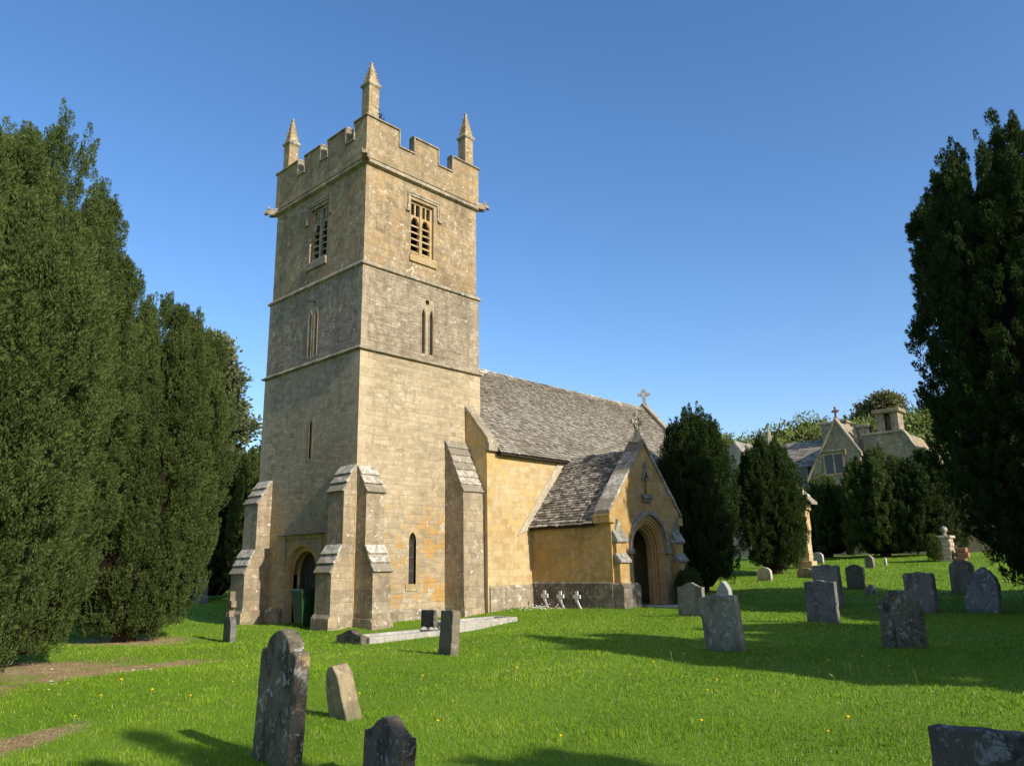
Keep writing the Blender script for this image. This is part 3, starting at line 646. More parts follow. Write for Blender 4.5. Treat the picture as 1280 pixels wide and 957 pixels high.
# pinnacles
def pinnacle(x, y, s, hshaft, hsp):
    m = MB(); z = Z5+.08; a = .25*s; m.box(x-a*1.1, x+a*1.1, y-a*1.1, y+a*1.1, Z3+.3, z-.04)
    m.box(x-a*1.12, x+a*1.12, y-a*1.12, y+a*1.12, z-.05, z+.10); m.box(x-a, x+a, y-a, y+a, z+.10, z+hshaft)
    o = part(m, 'pinnacle', 'par', .015)
    c_ = MB(); zc = z+hshaft; c_.lathe([(a*1.45, 0), (a*1.78, .06), (a*1.78, .12), (a*1.35, .2)], (x, y, zc), 4, math.pi/4); part(c_, 'pinnacle_cap', 'west', .008, parent=o)
    sp = MB(); sp.lathe([(a*1.30, .2), (a*.95, .42*hsp), (a*.5, .78*hsp), (a*.22, .95*hsp), (a*.34, .985*hsp), (a*.3, 1.02*hsp), (.01, 1.06*hsp)], (x, y, zc), 4, math.pi/4)
    for i in range(1, 6):
        t_ = i/6; rr2 = a*(1.3-1.12*t_)*.78
        for q in range(4):
            an = math.pi/4+q*math.pi/2; cx, cy = x+rr2*1.28*math.cos(an), y+rr2*1.28*math.sin(an)
            sp.lathe([(.004, -.04), (.035, 0), (.028, .035), (.004, .05)], (cx, cy, zc+.2+(hsp-.25)*t_), 5)
    part(sp, 'spire', 'par', parent=o)
pinnacle(.36, .35, .82, 1.22, .98); pinnacle(W-.32, .35, .80, 1.12, 1.12); pinnacle(.33, D_-.34, .80, 1.10, 1.15); pinnacle(W-.33, D_-.35, .8, 1.10, 1.12)
# gargoyles: crouching beasts with head, neck, paws
def gargoyle(cx, cy, dx, dy):
    d = Vector((dx, dy, 0)).normalized(); s = Vector((-d.y, d.x, 0)); z = Z3+.10; m = MB()
    p = lambda t_, l, h: tuple(Vector((cx, cy, z+h))+d*t_+s*l)
    m.hexa([p(-.15,-.11,-.12), p(-.15,.11,-.12), p(.22,.09,-.05), p(.22,-.09,-.05), p(-.15,-.11,.12), p(-.15,.11,.12), p(.22,.08,.12), p(.22,-.08,.12)])
    m.hexa([p(.20,-.11,-.03), p(.20,.11,-.03), p(.40,.07,-.07), p(.40,-.07,-.07), p(.20,-.10,.15), p(.20,.10,.15), p(.37,.06,.06), p(.37,-.06,.06)])
    for q in (-1, 1):
        m.hexa([p(.17,q*.06,.13), p(.17,q*.12,.11), p(.25,q*.12,.11), p(.25,q*.06,.13), p(.19,q*.08,.22), p(.19,q*.11,.21), p(.22,q*.11,.21), p(.22,q*.08,.22)])
        m.hexa([p(.02,q*.08,-.14), p(.02,q*.14,-.14), p(.26,q*.12,-.13), p(.26,q*.07,-.13), p(.02,q*.08,-.06), p(.02,q*.14,-.06), p(.24,q*.12,-.06), p(.24,q*.07,-.06)])
    return part(m, 'gargoyle', 'butt', .02)
gargoyle(.0, .0, -1, -1); gargoyle(W, .0, 1, -.6); gargoyle(.0, D_, -.8, 1); gargoyle(W, D_, 1, 1)
# buttresses: stepped profile with weathering slabs
def buttress(fn, a, b2, z_base, p1, zl0, zl1, p2, zu0, zu1):
    prof = [(0, z_base-.4), (p1, z_base-.4), (p1, zl0), (p2, zl1), (p2, zu0), (.0, zu1)]
    m = MB(); m.prism(prof, lambda q, z, u: fn(u, z, q), a, b2); o = part(m, 'buttress', 'butt')
    for (pa, za, pb, zb) in ((p1, zl0, p2, zl1), (p2, zu0, .02, zu1)):
        ws = MB(); n = 3; rng = random.Random(int(a*100+za*10))
        for i in range(n):
            t0, t1 = i/n, (i+1)/n; P0 = (pa+(pb-pa)*t0, za+(zb-za)*t0); P1 = (pa+(pb-pa)*t1, za+(zb-za)*t1)
            dxn, dzn = (zb-za), (pa-pb); ln = math.hypot(dxn, dzn); nx_, nz_ = dxn/ln, dzn/ln
            e = .05+rng.uniform(-.01, .01); tk = .085
            ex_, ez_ = (P0[0]-P1[0])*.10, (P0[1]-P1[1])*.10
            poly = [(P0[0]+ex_, P0[1]+ez_), (P0[0]+ex_+nx_*tk, P0[1]+ez_+nz_*tk), (P1[0]+nx_*.02, P1[1]+nz_*.02), (P1[0], P1[1])]
            ws.prism(poly, lambda q, z, u: fn(u, z, q), a-e*.5, b2+e*.5)
        part(ws, 'weathering', 'weather', .012, parent=o)
    bp = MB(); bp.prism([(-.0, z_base-.4), (p1+.08, z_base-.4), (p1+.08, z_base+.20), (p1+.0, z_base+.30), (0, z_base+.30)], lambda q, z, u: fn(u, z, q), a-.05, b2+.05)
    part(bp, 'plinth', 'butt', .012, parent=o)
    return o
bW = lambda u, z, q: (-q, u, z)
bS = lambda u, z, q: (u, -q, z)
buttress(bW, .012, .78, .38, .73, 1.80, 2.57, .40, 4.07, 4.86)
buttress(bW, 4.72, D_-.05, .38, .80, 1.80, 2.56, .48, 4.02, 4.80)
buttress(bS, .03, .66, .25, .86, 1.80, 2.55, .47, 4.02, 4.82)
# tower plinth
for fn, za, a, b2 in ((bS, .62, .70, 3.40), (bW, .66, .80, 1.72), (bW, .66, 3.75, 4.70)):
    pl = MB(); pl.prism([(-.02, -.4), (.09, -.4), (.09, za), (-.02, za+.11)], lambda q, z, u: fn(u, z, q), a, b2); part(pl, 'plinth', 'plinth', .012)

# --- nave
NX0, NX1, NY0, NY1, RY, RZ, EZ = 4.36, 18.6, -1.0, 5.4, 2.2, 9.38, 5.80
def gprof(y):  # top of the roof structure at y
    return EZ+(RZ-EZ)*(1-abs(y-RY)/(RY-NY0))
nv = MB(); nv.prism([(NY0, -.2), (NY1, -.2), (NY1, EZ), (RY, RZ-.12), (NY0, EZ)], lambda y, z, x: (x, y, z), NX0+.30, NX1-.02)
nvo = part(nv, 'nave_wall', 'nave')
# west gable wall face beside the tower (slightly proud), coping and kneeler
g = MB(); g.prism([(NY0, -.2), (-.002, -.2), (-.002, gprof(0)+.12), (NY0, EZ+.12)], lambda y, z, x: (x, y, z), NX0, NX0+.299)
part(g, 'nave_gable', 'nave')
g = MB(); sl = (RZ-EZ)/(RY-NY0)
g.prism([(NY0-.10, EZ+.03), (NY0-.10, EZ+.17), (-.004, gprof(0)+.32), (-.004, gprof(0)+.14)], lambda y, z, x: (x, y, z), NX0-.05, NX0+.36)
part(g, 'gable_coping', 'west', .015)
part(MB().box(NX0-.03, NX0+.42, NY0-.14, NY0+.05, EZ-.24, EZ+.028), 'kneeler', 'west', .015)
pn = MB(); pn.prism([(-.02, -.2), (.07, -.2), (.07, 1.22), (-.02, 1.33)], lambda q, z, u: (u, NY0-q, z), NX0+.05, 6.40)
part(pn, 'plinth', 'plinth', .01)
# stone slates, one mesh per roof slope
def slates(name, mat, p_eave, along, upv, length, slope, c0, c1, seed, wid=(.22, .45), parent=None, thick=.03):
    rng = np.random.default_rng(seed); along = Vector(along).normalized(); upv = Vector(upv).normalized(); nrm = along.cross(upv); 
    if nrm.z < 0: nrm = -nrm
    m = MB(); s = 0.0; p0 = Vector(p_eave)
    while s < slope-.02:
        t_ = s/slope; ch = c0+(c1-c0)*t_; u_ = -rng.uniform(0, .2)
        while u_ < length:
            w = rng.uniform(*wid)*(1-.3*t_); a, b2 = max(u_, 0), min(u_+w-.008, length)
            if b2-a > .05:
                lo_ = s-rng.uniform(0, .025); hi_ = min(s+ch*1.75, slope+.02); tl = rng.uniform(.0, .03)*rng.uniform(0, 1); tk = thick*rng.uniform(.6, 1.4); sk = rng.normal()*.008
                def q(u2, v2, h2): return tuple(p0+along*u2+upv*v2+nrm*h2)
                e0 = .052+tl; e1 = .012
                m.hexa([q(a, lo_+sk, e0-tk), q(b2, lo_-sk, e0-tk), q(b2, hi_, e1-tk*.5), q(a, hi_, e1-tk*.5), q(a, lo_+sk, e0), q(b2, lo_-sk, e0), q(b2, hi_, e1), q(a, hi_, e1)])
            u_ += w
        s += ch
    o = m.build(name, M[mat], parent or church, fix=False)
    return o
ov = .25; dz_ = sl*ov; slen = math.hypot(RY-NY0+ov, RZ-EZ+dz_)
slates('nave_roof', 'slate', (NX0+.37, NY0-ov, EZ-dz_), (1, 0, 0), (0, 1, sl), NX1-NX0-.60, slen, .125, .07, 3, (.11, .26), thick=.022)
slates('nave_roof', 'slate', (NX1-.2, NY1+ov, EZ-dz_), (-1, 0, 0), (0, -1, sl), NX1-NX0-.60, slen, .155, .075, 4, (.13, .30))
rd = MB(); rngr = random.Random(5); x_ = NX0+.8
while x_ < NX1-.3:
    l_ = rngr.uniform(.4, .55); zz = RZ+.03+rngr.uniform(-.012, .012)-.05*math.sin((x_-NX0)/(NX1-NX0)*math.pi)
    rd.prism([(-.20, -.16), (-.17, -.18), (0, .0), (.17, -.18), (.20, -.16), (0, .075)], lambda y, z, x: (x, RY+y, zz+z), x_, x_+l_-.01); x_ += l_
part(rd, 'ridge_tiles', 'weather')
part(MB().prism([(NY0-ov+.02, EZ-dz_-.05), (NY0-.002, EZ-dz_-.05), (NY0-.002, EZ-.02), (NY0-ov+.02, EZ-dz_-.012)], lambda y, z, x: (x, y, z), NX0+.45, NX1-.2), 'eaves_board', 'oak')
ge = MB(); ge.prism([(NY0-.15, EZ-.1), (NY0-.15, EZ+.12), (RY, RZ+.30), (NY1+.15, EZ+.12), (NY1+.15, EZ-.1), (RY, RZ-.0)], lambda y, z, x: (x, y, z), NX1-.17, NX1+.22)
part(ge, 'gable_coping', 'west', .015)
def cross_finial(m, c, h, w, ax, pierced=True, r=.05):
    """wheel-headed stone cross; ax = direction of the arms"""
    ax = Vector(ax).normalized(); c = Vector(c); f = ax.cross(Vector((0, 0, 1)))
    fn = lambda u, v, d: tuple(c+ax*u+Vector((0, 0, v))+f*d)
    m.prism([(-.11, -.12), (.11, -.12), (.06, h*.22), (-.06, h*.22)], fn, -.09, .09)
    m.prism([(-.045, h*.2), (.045, h*.2), (.04, h*.97), (-.04, h*.97)], fn, -.05, .05)
    m.prism([(-w/2, h*.60), (w/2, h*.60), (w/2, h*.71), (-w/2, h*.71)], fn, -.047, .047)
    for (u, v) in ((-w/2, h*.655), (w/2, h*.655), (0, h), (0, h*.36)):
        for q in (0, 2.1, 4.2):
            m.prism([(u+.05*math.cos(q)+.05*math.cos(t_), v+.05*math.sin(q)+.05*math.sin(t_)) for t_ in np.linspace(0, 6.283, 7)[:-1]], fn, -.056, .056+.002*q)
    rr2 = w*.34; A = np.linspace(0, 2*math.pi, 17)[:-1]
    m.ring([(rr2*1.15*math.cos(t_), h*.655+rr2*1.15*math.sin(t_)) for t_ in A], [(rr2*.85*math.cos(t_), h*.655+rr2*.85*math.sin(t_)) for t_ in A], fn, -.038, .038, True)
m = MB(); cross_finial(m, (NX1+.02, RY, RZ+.34), .62, .46, (.6, -.8, 0)); part(m, 'gable_cross', 'grey')
# buttress between tower and nave with long weathering
BX0, BX1, BP = 3.44, 4.30, .86
m = MB(); m.prism([(0, -.2), (BP+.12, -.2), (BP+.02, 1.0), (BP, 4.22), (0, 5.95)], lambda q, z, u: bS(u, z, q), BX0, BX1); bo = part(m, 'buttress', 'butt')
ws = MB(); n = 7; rngb = random.Random(9)
for i in range(n):
    t0, t1 = i/n, (i+1)/n; P0 = (BP*(1-t0), 4.22+1.73*t0); P1 = (BP*(1-t1), 4.22+1.73*t1); nn = (1.73/1.93, .86/1.93)
    e = rngb.uniform(.01, .035)
    ws.prism([(P0[0]+.012, P0[1]-.03), (P0[0]+.012+nn[0]*.06, P0[1]-.03+nn[1]*.06), (P1[0]+nn[0]*.015, P1[1]+nn[1]*.015), (P1[0], P1[1])], lambda q, z, u: bS(u, z, q), BX0-e, BX1+e)
part(ws, 'weathering', 'weather', .01, parent=bo)

# --- porch
PX0, PX1, PY0, PXC, PRZ, PEZ = 6.44, 10.42, -4.30, 8.45, 5.55, 3.28
psl = (PRZ-PEZ)/(PXC-PX0)
pw = MB(); pw.box(PX0, PX0+.35, PY0+.55, NY0-.002, -.1, PEZ-.02); pwo = part(pw, 'porch_wall', 'porch')
pw = MB(); pw.box(PX1-.35, PX1, PY0+.55, NY0-.002, -.1, PEZ-.02); part(pw, 'porch_wall', 'porch')
pp = MB(); pp.prism([(-.02, -.1), (.05, -.1), (.05, 1.33), (-.02, 1.40)], lambda q, z, u: (PX0-q, u, z), PY0+.01, NY0-.075); part(pp, 'porch_plinth', 'pplinth'); pp = MB()
pp.prism([(-.02, -.1), (.05, -.1), (.05, 1.33), (-.02, 1.40)], lambda q, z, u: (PX1+q, u, z), PY0+.52, NY0-.075); part(pp, 'porch_plinth', 'pplinth')
# gabled front with the arched doorway
DL, DR, DC = 7.52, 9.42, 8.47
gf = MB(); gf.prism([(PX0, -.1), (PX1, -.1), (PX1, PEZ+.30), (PXC, PRZ+.26), (PX0, PEZ+.30)], fS(PY0), -.55, 0); gfo = part(gf, 'porch_gable', 'porch')
nich = arch(PXC-.11, PXC+.11, 4.13, 4.62, 4.86)
cut(gfo, [MB().prism(arch(DL, DR, -.3, 2.30, 3.36), fS(PY0), -.18, .1), MB().prism(arch(DL+.20, DR-.20, -.3, 2.30, 3.16), fS(PY0), -.7, -.1), MB().prism(nich, fS(PY0), -.25, .1)])
da = MB()
for i, (a, b2, d0, d1) in enumerate(((0.0, .07, -.17, -.03), (.07, .14, -.17, -.075), (.14, .20, -.17, -.12), (.20, .27, -.33, -.20), (.27, .33, -.5, -.28))):
    s_ = 3.36-a*1.0; s2 = 3.36-b2*1.0
    da.ring(arch(DL+a, DR-a, .45, 2.30, s_), arch(DL+b2+.012, DR-b2-.012, .45, 2.30, s2-.012), fS(PY0), d0, d1)
dao = part(da, 'door_arch', 'arch', .018); 
hm = MB(); hm.ring(arch(DL-.17, DR+.17, 2.36, 2.36, 3.60), arch(DL-.06, DR+.06, 2.36, 2.36, 3.46), fS(PY0), -.02, .10)
for q in (DL-.12, DR+.12): hm.prism([(q-.11, 2.20), (q-.11, 2.37), (q+.11, 2.37), (q+.11, 2.20)], fS(PY0), -.02, .13)
part(hm, 'hood_mould', 'grey', .02)
for q in (DL+.02, DR-.02):
    ib = MB()
    ib.prism([(q-.10, .4), (q-.10, .98), (q+.10, .98), (q+.10, .4)], fS(PY0), -.16, .03)
    part(ib, 'arch_base', 'dress', .03)
# inner oak door on the nave wall and paved floor inside the porch
part(MB().prism(arch(7.75, 9.15, .3, 2.1, 2.95), fS(NY0), .01, .06), 'inner_door', 'oak')
part(MB().prism(arch(DL+.32, DL+.95, .62, 2.2, 2.75), fS(PY0), -.62, -.56), 'porch_door', 'oak')
part(MB().box(PX0+.35, PX1-.35, PY0-.0, NY0, .45, .60), 'porch_floor', 'plinth')
nm = MB(); nm.prism([(PXC-.13, 4.14), (PXC-.13, 4.9), (PXC+.13, 4.9), (PXC+.13, 4.14)], fS(PY0), -.24, -.22); no = part(nm, 'niche', 'dress')
q = MB(); q.prism([(PXC-.24, 3.98), (PXC-.28, 4.06), (PXC-.28, 4.12), (PXC+.28, 4.12), (PXC+.28, 4.06), (PXC+.24, 3.98)], fS(PY0), -.02, .14); q.prism([(PXC-.22, 3.86), (PXC-.22, 3.985), (PXC+.22, 3.985), (PXC+.22, 3.86)], fS(PY0), -.02, .07); part(q, 'niche_sill', 'grey', .015, parent=no)
q = MB(); q.ring([(PXC-.19, 4.58), (PXC-.17, 4.72), (PXC, 5.00), (PXC+.17, 4.72), (PXC+.19, 4.58)], [(PXC-.125, 4.58), (PXC-.115, 4.70), (PXC, 4.89), (PXC+.115, 4.70), (PXC+.125, 4.58)], fS(PY0), -.02, .08)
part(q, 'niche_hood', 'grey', .01, parent=no)
q = MB()
for (u, v, r_) in ((0, 5.05, .035), (-.06, 5.10, .032), (.06, 5.10, .032), (0, 5.17, .035)): q.lathe([(.01, -r_), (r_, -.4*r_), (r_, .4*r_), (.01, r_)], (PXC+u, PY0-.06, v), 7)
q.box(PXC-.02, PXC+.02, PY0-.08, PY0-.04, 5.0, 5.16); part(q, 'niche_finial', 'grey', parent=no)
st = MB(); st.lathe([(.05, 0), (.075, .03), (.07, .22), (.085, .40), (.05, .47), (.035, .50), (.05, .55), (.045, .61), (.01, .65)], (PXC+.01, PY0+.12, 4.13), 10); part(st, 'statue', 'plinth', smooth=True, parent=no)
# coping of the porch gable, kneelers, cross
for s_ in (1, -1):
    cpg = MB(); nb = 6; xa, za, xb, zb = PX0-.12, PEZ+.12, PXC, PRZ+.27
    for i in range(nb):
        ta, tb = i/nb, (i+1)/nb-.004; e = rngr.uniform(-.012, .012)
        q = [(xa+(xb-xa)*ta, za+(zb-za)*ta), (xa+(xb-xa)*ta, za+(zb-za)*ta+.145+e), (xa+(xb-xa)*tb, za+(zb-za)*tb+.145+e), (xa+(xb-xa)*tb, za+(zb-za)*tb)]
        cpg.prism([(PXC-s_*(PXC-u), z) for u, z in q], lambda u, z, d: (u, PY0-d, z), -.56+e, .06+e*.5)
    part(cpg, 'gable_coping', 'weather', .02)
for q in (PX0-.14, PX1-.16): part(MB().box(q, q+.30, PY0-.08, PY0+.60, PEZ-.14, PEZ+.14), 'kneeler', 'porch', .03)
m = MB(); m.prism([(-.16, -.10), (.16, -.10), (.10, .14), (-.10, .14)], lambda u, z, d: (PXC+u, PY0+.2+d, PRZ+.42+z), -.12, .12); cross_finial(m, (PXC, PY0+.2, PRZ+.52), .78, .50, (1, 0, 0)); part(m, 'gable_cross', 'pale')
# porch roof
pl_ = PXC-PX0+.16; psl_len = math.hypot(pl_, psl*pl_)
slates('porch_roof', 'slate2', (PX0-.16, NY0-.01, PEZ-psl*.16+.02), (0, -1, 0), (1, 0, psl), abs(PY0-NY0)-.62, psl_len, .13, .08, 7, (.12, .28))
slates('porch_roof', 'slate2', (PX1+.12, PY0+.63, PEZ-psl*.16+.02), (0, 1, 0), (-1, 0, psl), abs(PY0-NY0)-.62, psl_len, .145, .085, 8, (.13, .30))
dk_ = MB(); dk_.prism([(PX0-.1, PEZ-psl*.1-.06), (PXC, PRZ-.06), (PX1+.1, PEZ-psl*.1-.06), (PX1+.1, PEZ-psl*.1-.12), (PXC, PRZ-.14), (PX0-.1, PEZ-psl*.1-.12)], lambda u, z, d: (u, d, z), PY0+.56, NY0-.004); part(dk_, 'roof_boarding', 'oak')
rd = MB(); y_ = PY0+.66
while y_ < NY0-.1:
    l_ = min(.45, NY0-.03-y_); zz = PRZ+.05+rngr.uniform(-.012, .012)
    rd.prism([(-.18, -.17), (-.15, -.19), (0, 0), (.15, -.19), (.18, -.17), (0, .07)], lambda u, z, d: (PXC+u, d, zz+z), y_, y_+l_-.012); y_ += l_
part(rd, 'ridge_tiles', 'slate2')
# pale mortar fillet where the porch roof meets the nave wall
fl = MB(); a = .34
fl.prism([(PX0-.72, PEZ-.42), (PX0-.15, PEZ-.22), (PXC-.0, PRZ-.0), (PXC-.42, PRZ+.03)], fS(NY0), -.01, .05); part(fl, 'mortar_fillet', 'pale', .02)
# corner buttresses of the porch front
def pbut(a, b2):
    m = MB(); m.prism([(0, -.1), (.34, -.1), (.34, 1.30), (.24, 1.38), (.24, 2.0), (.14, 2.12), (.14, 2.72), (0, 3.0)], lambda q, z, u: (u, PY0-q, z), a, b2); o = part(m, 'porch_buttress', 'porch', .01)
    for (q0, z0, q1, z1) in ((.25, 1.93, .12, 2.16), (.15, 2.55, .03, 2.86)):
        c_ = MB()
        c_.prism([(q1-.05, z0), (q0+.06, z0), (q0+.07, z0+.07), (q1+.02, z1+.06), (q1-.05, z1+.06)], lambda q, z, u: (u, PY0-q, z), a-.04, b2+.04)
        part(c_, 'weathering', 'grey', .02, parent=o)
    mm = (a+b2)/2; c_ = MB()
    c_.prism([(mm-.22, 2.84), (mm+.22, 2.84), (mm+.06, 3.12), (mm+.03, 3.26), (mm-.03, 3.26), (mm-.06, 3.12)], lambda u, z, q: (u, PY0-q, z), -.02, .09)
    part(c_, 'gablet', 'grey', .02, parent=o)
    bb = MB(); bb.prism([(-.02, -.1), (.42, -.1), (.42, 1.24), (.34, 1.33), (-.02, 1.33)], lambda q, z, u: (u, PY0-q, z), a-.10, b2+.32 if a < 8 else b2+.10); part(bb, 'plinth', 'pplinth', .03, parent=o)
pbut(PX0+.06, PX0+.56); pbut(PX1-.56, PX1-.06)
eb = MB(); eb.prism([(0, -.1), (.40, -.1), (.40, 1.35), (.26, 1.55), (.26, 2.2), (.0, 2.7)], lambda q, z, u: (PX1+q, u, z), PY0+.05, PY0+.50); part(eb, 'porch_buttress', 'porch', .015)
# small woody plant rooted in the parapet
# ================================================================== HEADSTONES
def outline(style, w, h):
    a = w/2; n = 10
    arc = lambda cx, cz, r_, a0, a1, k_=n, sy=1: [(cx+r_*math.cos(a0+(a1-a0)*i/k_), cz+sy*r_*math.sin(a0+(a1-a0)*i/k_)) for i in range(k_+1)]
    if style == 'shoulder':      # square shoulders, raised round head
        r_ = a*.70; return [(-a, -.3), (-a, h-.22), (-a+.04, h-.17)]+arc(0, h-r_*.80, r_, math.pi*.93, math.pi*.07, n, .80)+[(a-.04, h-.17), (a, h-.22), (a, -.3)]
    if style == 'round': return [(-a, -.3), (-a, h-a*.75)]+arc(0, h-a*.75, a, math.pi, 0, 14, .75)[1:-1]+[(a, h-a*.75), (a, -.3)]
    if style == 'seg': return [(-a, -.3), (-a, h-.13)]+[(-a+2*a*i/10, h-.13+.13*math.sin(math.pi*i/10)) for i in range(1, 10)]+[(a, h-.13), (a, -.3)]
    if style == 'ogee': return [(-a, -.3), (-a, h-.12), (-a*.8, h-.12)]+[(-a*.8+1.6*a*i/12, h-.11+.11*(.5-.5*math.cos(2*math.pi*i/12))) for i in range(0, 13)]+[(a*.8, h-.12), (a, h-.12), (a, -.3)]
    if style == 'scroll':
        L_ = arc(-a*.74, h-.10, a*.22, math.pi*1.1, math.pi*.1, 5); C_ = arc(0, h-a*.42, a*.56, math.pi*.86, math.pi*.14, 8, .78); R_ = arc(a*.74, h-.10, a*.22, math.pi*.9, -math.pi*.1, 5)
        return [(-a, -.3)]+L_+C_+R_+[(a, -.3)]
    if style == 'hump': return [(-a, -.3), (-a, h-.09), (-a*.5, h-.08)]+arc(a*.05, h-.13, a*.40, math.pi*.8, math.pi*.2, 6, .55)+[(a*.6, h-.07), (a, h-.10), (a, -.3)]
    if style == 'flat': return [(-a, -.3), (-a, h-.02), (-a*.4, h), (a*.3, h-.01), (a, h-.015), (a, -.3)]
    if style == 'lean': return [(-a, -.3), (-a*1.02, h-.14), (-a*.72, h-.03), (-a*.2, h), (a*.35, h-.06), (a*.75, h-.2), (a*.95, h*.45), (a*1.25, -.3)]
    if style == 'rough': return [(-a, -.3), (-a*.98, h*.62), (-a*.8, h*.80), (-a*.45, h*.92), (-a*.12, h), (a*.2, h*.93), (a*.45, h*.80), (a*.7, h*.74), (a*.85, h*.6), (a, h*.25), (a*1.03, -.3)]
    if style == 'stump': return [(-a, -.3), (-a, h*.45), (-a*.6, h*.55), (-a*.3, h), (a*.2, h*.95), (a*.6, h*.6), (a, h*.3), (a, -.3)]
    if style == 'tall': return [(-a, -.3), (-a, h*.30), (-a*.72, h*.34), (-a*.70, h*.75), (-a*.5, h*.80), (-a*.45, h), (a*.45, h), (a*.5, h*.80), (a*.70, h*.75), (a*.72, h*.34), (a, h*.30), (a, -.3)]
def headstone(label, x, y, w, h, style, mat, thick=.11, yaw=0, lean=0, tilt=0, seed=0, name='headstone', grp='weathered headstones in the churchyard', z=None):
    rng = random.Random(seed*7+3); z0 = gzf(x, y) if z is None else z
    ol = outline(style, w, h)
    # subdivide the outline and wear it
    pts = []
    for i, p in enumerate(ol):
        q_ = ol[(i+1) % len(ol)]; L_ = math.hypot(q_[0]-p[0], q_[1]-p[1]); k_ = max(1, int(L_/.07)) if i < len(ol)-1 else 1
        for j in range(k_): t_ = j/k_; pts.append((p[0]+(q_[0]-p[0])*t_+rng.gauss(0, .004), p[1]+(q_[1]-p[1])*t_+rng.gauss(0, .004)))
    me = bpy.data.meshes.new(name); bm = bmesh.new()
    f_ = bm.faces.new([bm.verts.new((-thick/2, u, v)) for u, v in pts])
    r_ = bmesh.ops.extrude_face_region(bm, geom=[f_]); bmesh.ops.translate(bm, verts=[e for e in r_['geom'] if isinstance(e, bmesh.types.BMVert)], vec=(thick, 0, 0))
    bmesh.ops.recalc_face_normals(bm, faces=bm.faces[:]); bm.to_mesh(me); bm.free(); me.materials.append(M[mat])
    o = bpy.data.objects.new(name, me); C.objects.link(o); o.location = (x, y, z0); o.rotation_euler = (R(lean), R(tilt), R(yaw))
    b = o.modifiers.new('bevel', 'BEVEL'); b.width = .014; b.segments = 2; b.limit_method = 'ANGLE'; b.angle_limit = R(50)
    tag(o, label, 'headstone', grp); return o
HS = [
 ('tall blackened headstone with square shoulders and round head, nearest the left-hand yews', -9.35, -12.25, .88, 1.10, 'shoulder', 'hs_dark', .14, 0, .5, 2),
 ('small brown headstone leaning over behind the tall blackened one', -7.76, -11.02, .56, .58, 'lean', 'hs_brown', .20, 2, -19, -6),
 ('short dark headstone with low humped top in the foreground right of the tall one', -9.1, -13.47, .70, .50, 'ogee', 'hs_dark', .13, 0, 0, 2),
 ('flat topped headstone with sunlit yellow edge standing on the open lawn before the tower', -2.81, -7.20, .66, .82, 'flat', 'hs_brown', .17, -6, 0, 4),
 ('dark square headstone at the head of the second kerbed grave', .22, -3.08, .70, .58, 'flat', 'hs_dark', .12, 0, 0, 0),
 ('grey round topped headstone with pale rim beside the porch path', 5.08, -7.81, .90, .85, 'ogee', 'hs_grey', .12, 0, 0, 1),
 ('large grey headstone with worn flat top leaning left in the lawn shade', .5, -11.22, .95, 1.08, 'hump', 'hs_grey', .13, 0, -4, -4),
 ('rugged pale stone sunlit behind the large grey leaning headstone', 5.4, -8.6, .62, .88, 'rough', 'hs_pale', .16, 0, 0, 0),
 ('speckled dark headstone with hollow shoulders directly before a grey scroll topped one', 4.71, -11.37, .86, .98, 'hump', 'hs_grey', .12, 0, 0, 1),
 ('tall grey scroll topped headstone standing behind the speckled dark one', 9.39, -9.72, 1.0, 1.13, 'scroll', 'hs_grey', .2, 0, 0, 0),
 ('brown grey headstone with low curved top beyond the scroll topped one', 15.45, -8.3, .78, .84, 'seg', 'hs_brown', .14, 0, 0, -1),
 ('broken low lichened stone stump lying in the grass', 14.0, -9.35, .62, .32, 'stump', 'hs_lich', .3, 10, 0, 8),
 ('broad round shouldered blackened headstone with lichen crust on its head', 1.82, -13.95, .88, .99, 'shoulder', 'hs_dark', .15, 0, 0, 1),
 ('wide grey headstone with three curved lobes behind the broad blackened one', 7.77, -12.64, .94, .97, 'scroll', 'hs_grey', .24, 0, 0, 0),
 ('dim round topped headstone half hidden by the lichened one under the right-hand yew', 14.3, -11.95, .85, 1.05, 'round', 'hs_grey', .14, 0, 0, 2),
 ('heavily lichened ragged headstone slumping sideways under the right-hand yew', 8.35, -13.8, .95, 1.06, 'rough', 'hs_lich', .22, 0, 3, 4),
 ('dark headstone with straight lichened top edge at the near right corner', -8.34, -17.66, 1.05, .70, 'flat', 'hs_dark', .12, 0, 0, 1),
 ('small pale round headstone far off beside the stone pier', 26.6, -2.48, .72, .55, 'round', 'hs_pale', .12, 0, 0, 0),
 ('far square headstone with pale sunlit edge below the yews', 23.64, -6.05, .56, .56, 'seg', 'hs_grey', .18, 0, 0, -4),
 ('tiny far footstone beside the square headstone', 25.12, -6.2, .2, .36, 'round', 'hs_pale', .1, 0, 0, 0),
 ('slender grey monument in the shade at far left beyond the yews', 4.03, 19.85, 1.25, 1.2, 'round', 'hs_grey', .2, 0, -3, 0),
 ('stepped grey monument in the shade near the tower at far left', 3.9, 17.4, 1.3, 1.12, 'tall', 'hs_grey', .4, 0, 0, 0),
 ('low rounded stone under the dark yew behind the porch', 18.6, -3.4, .8, .55, 'round', 'hs_pale', .14, 0, 0, 0),
 ('low worn stone at the foot of the second yew', 20.0, -4.6, .9, .42, 'seg', 'hs_brown', .14, 0, 0, 0),
]
for i, (lb_, x, y, w, h, st_, mt, th_, yw, ln, tl) in enumerate(HS): headstone(lb_, x, y+th_*.5, w-th_, h, st_, mt, th_, yw-7, ln, tl, seed=i)
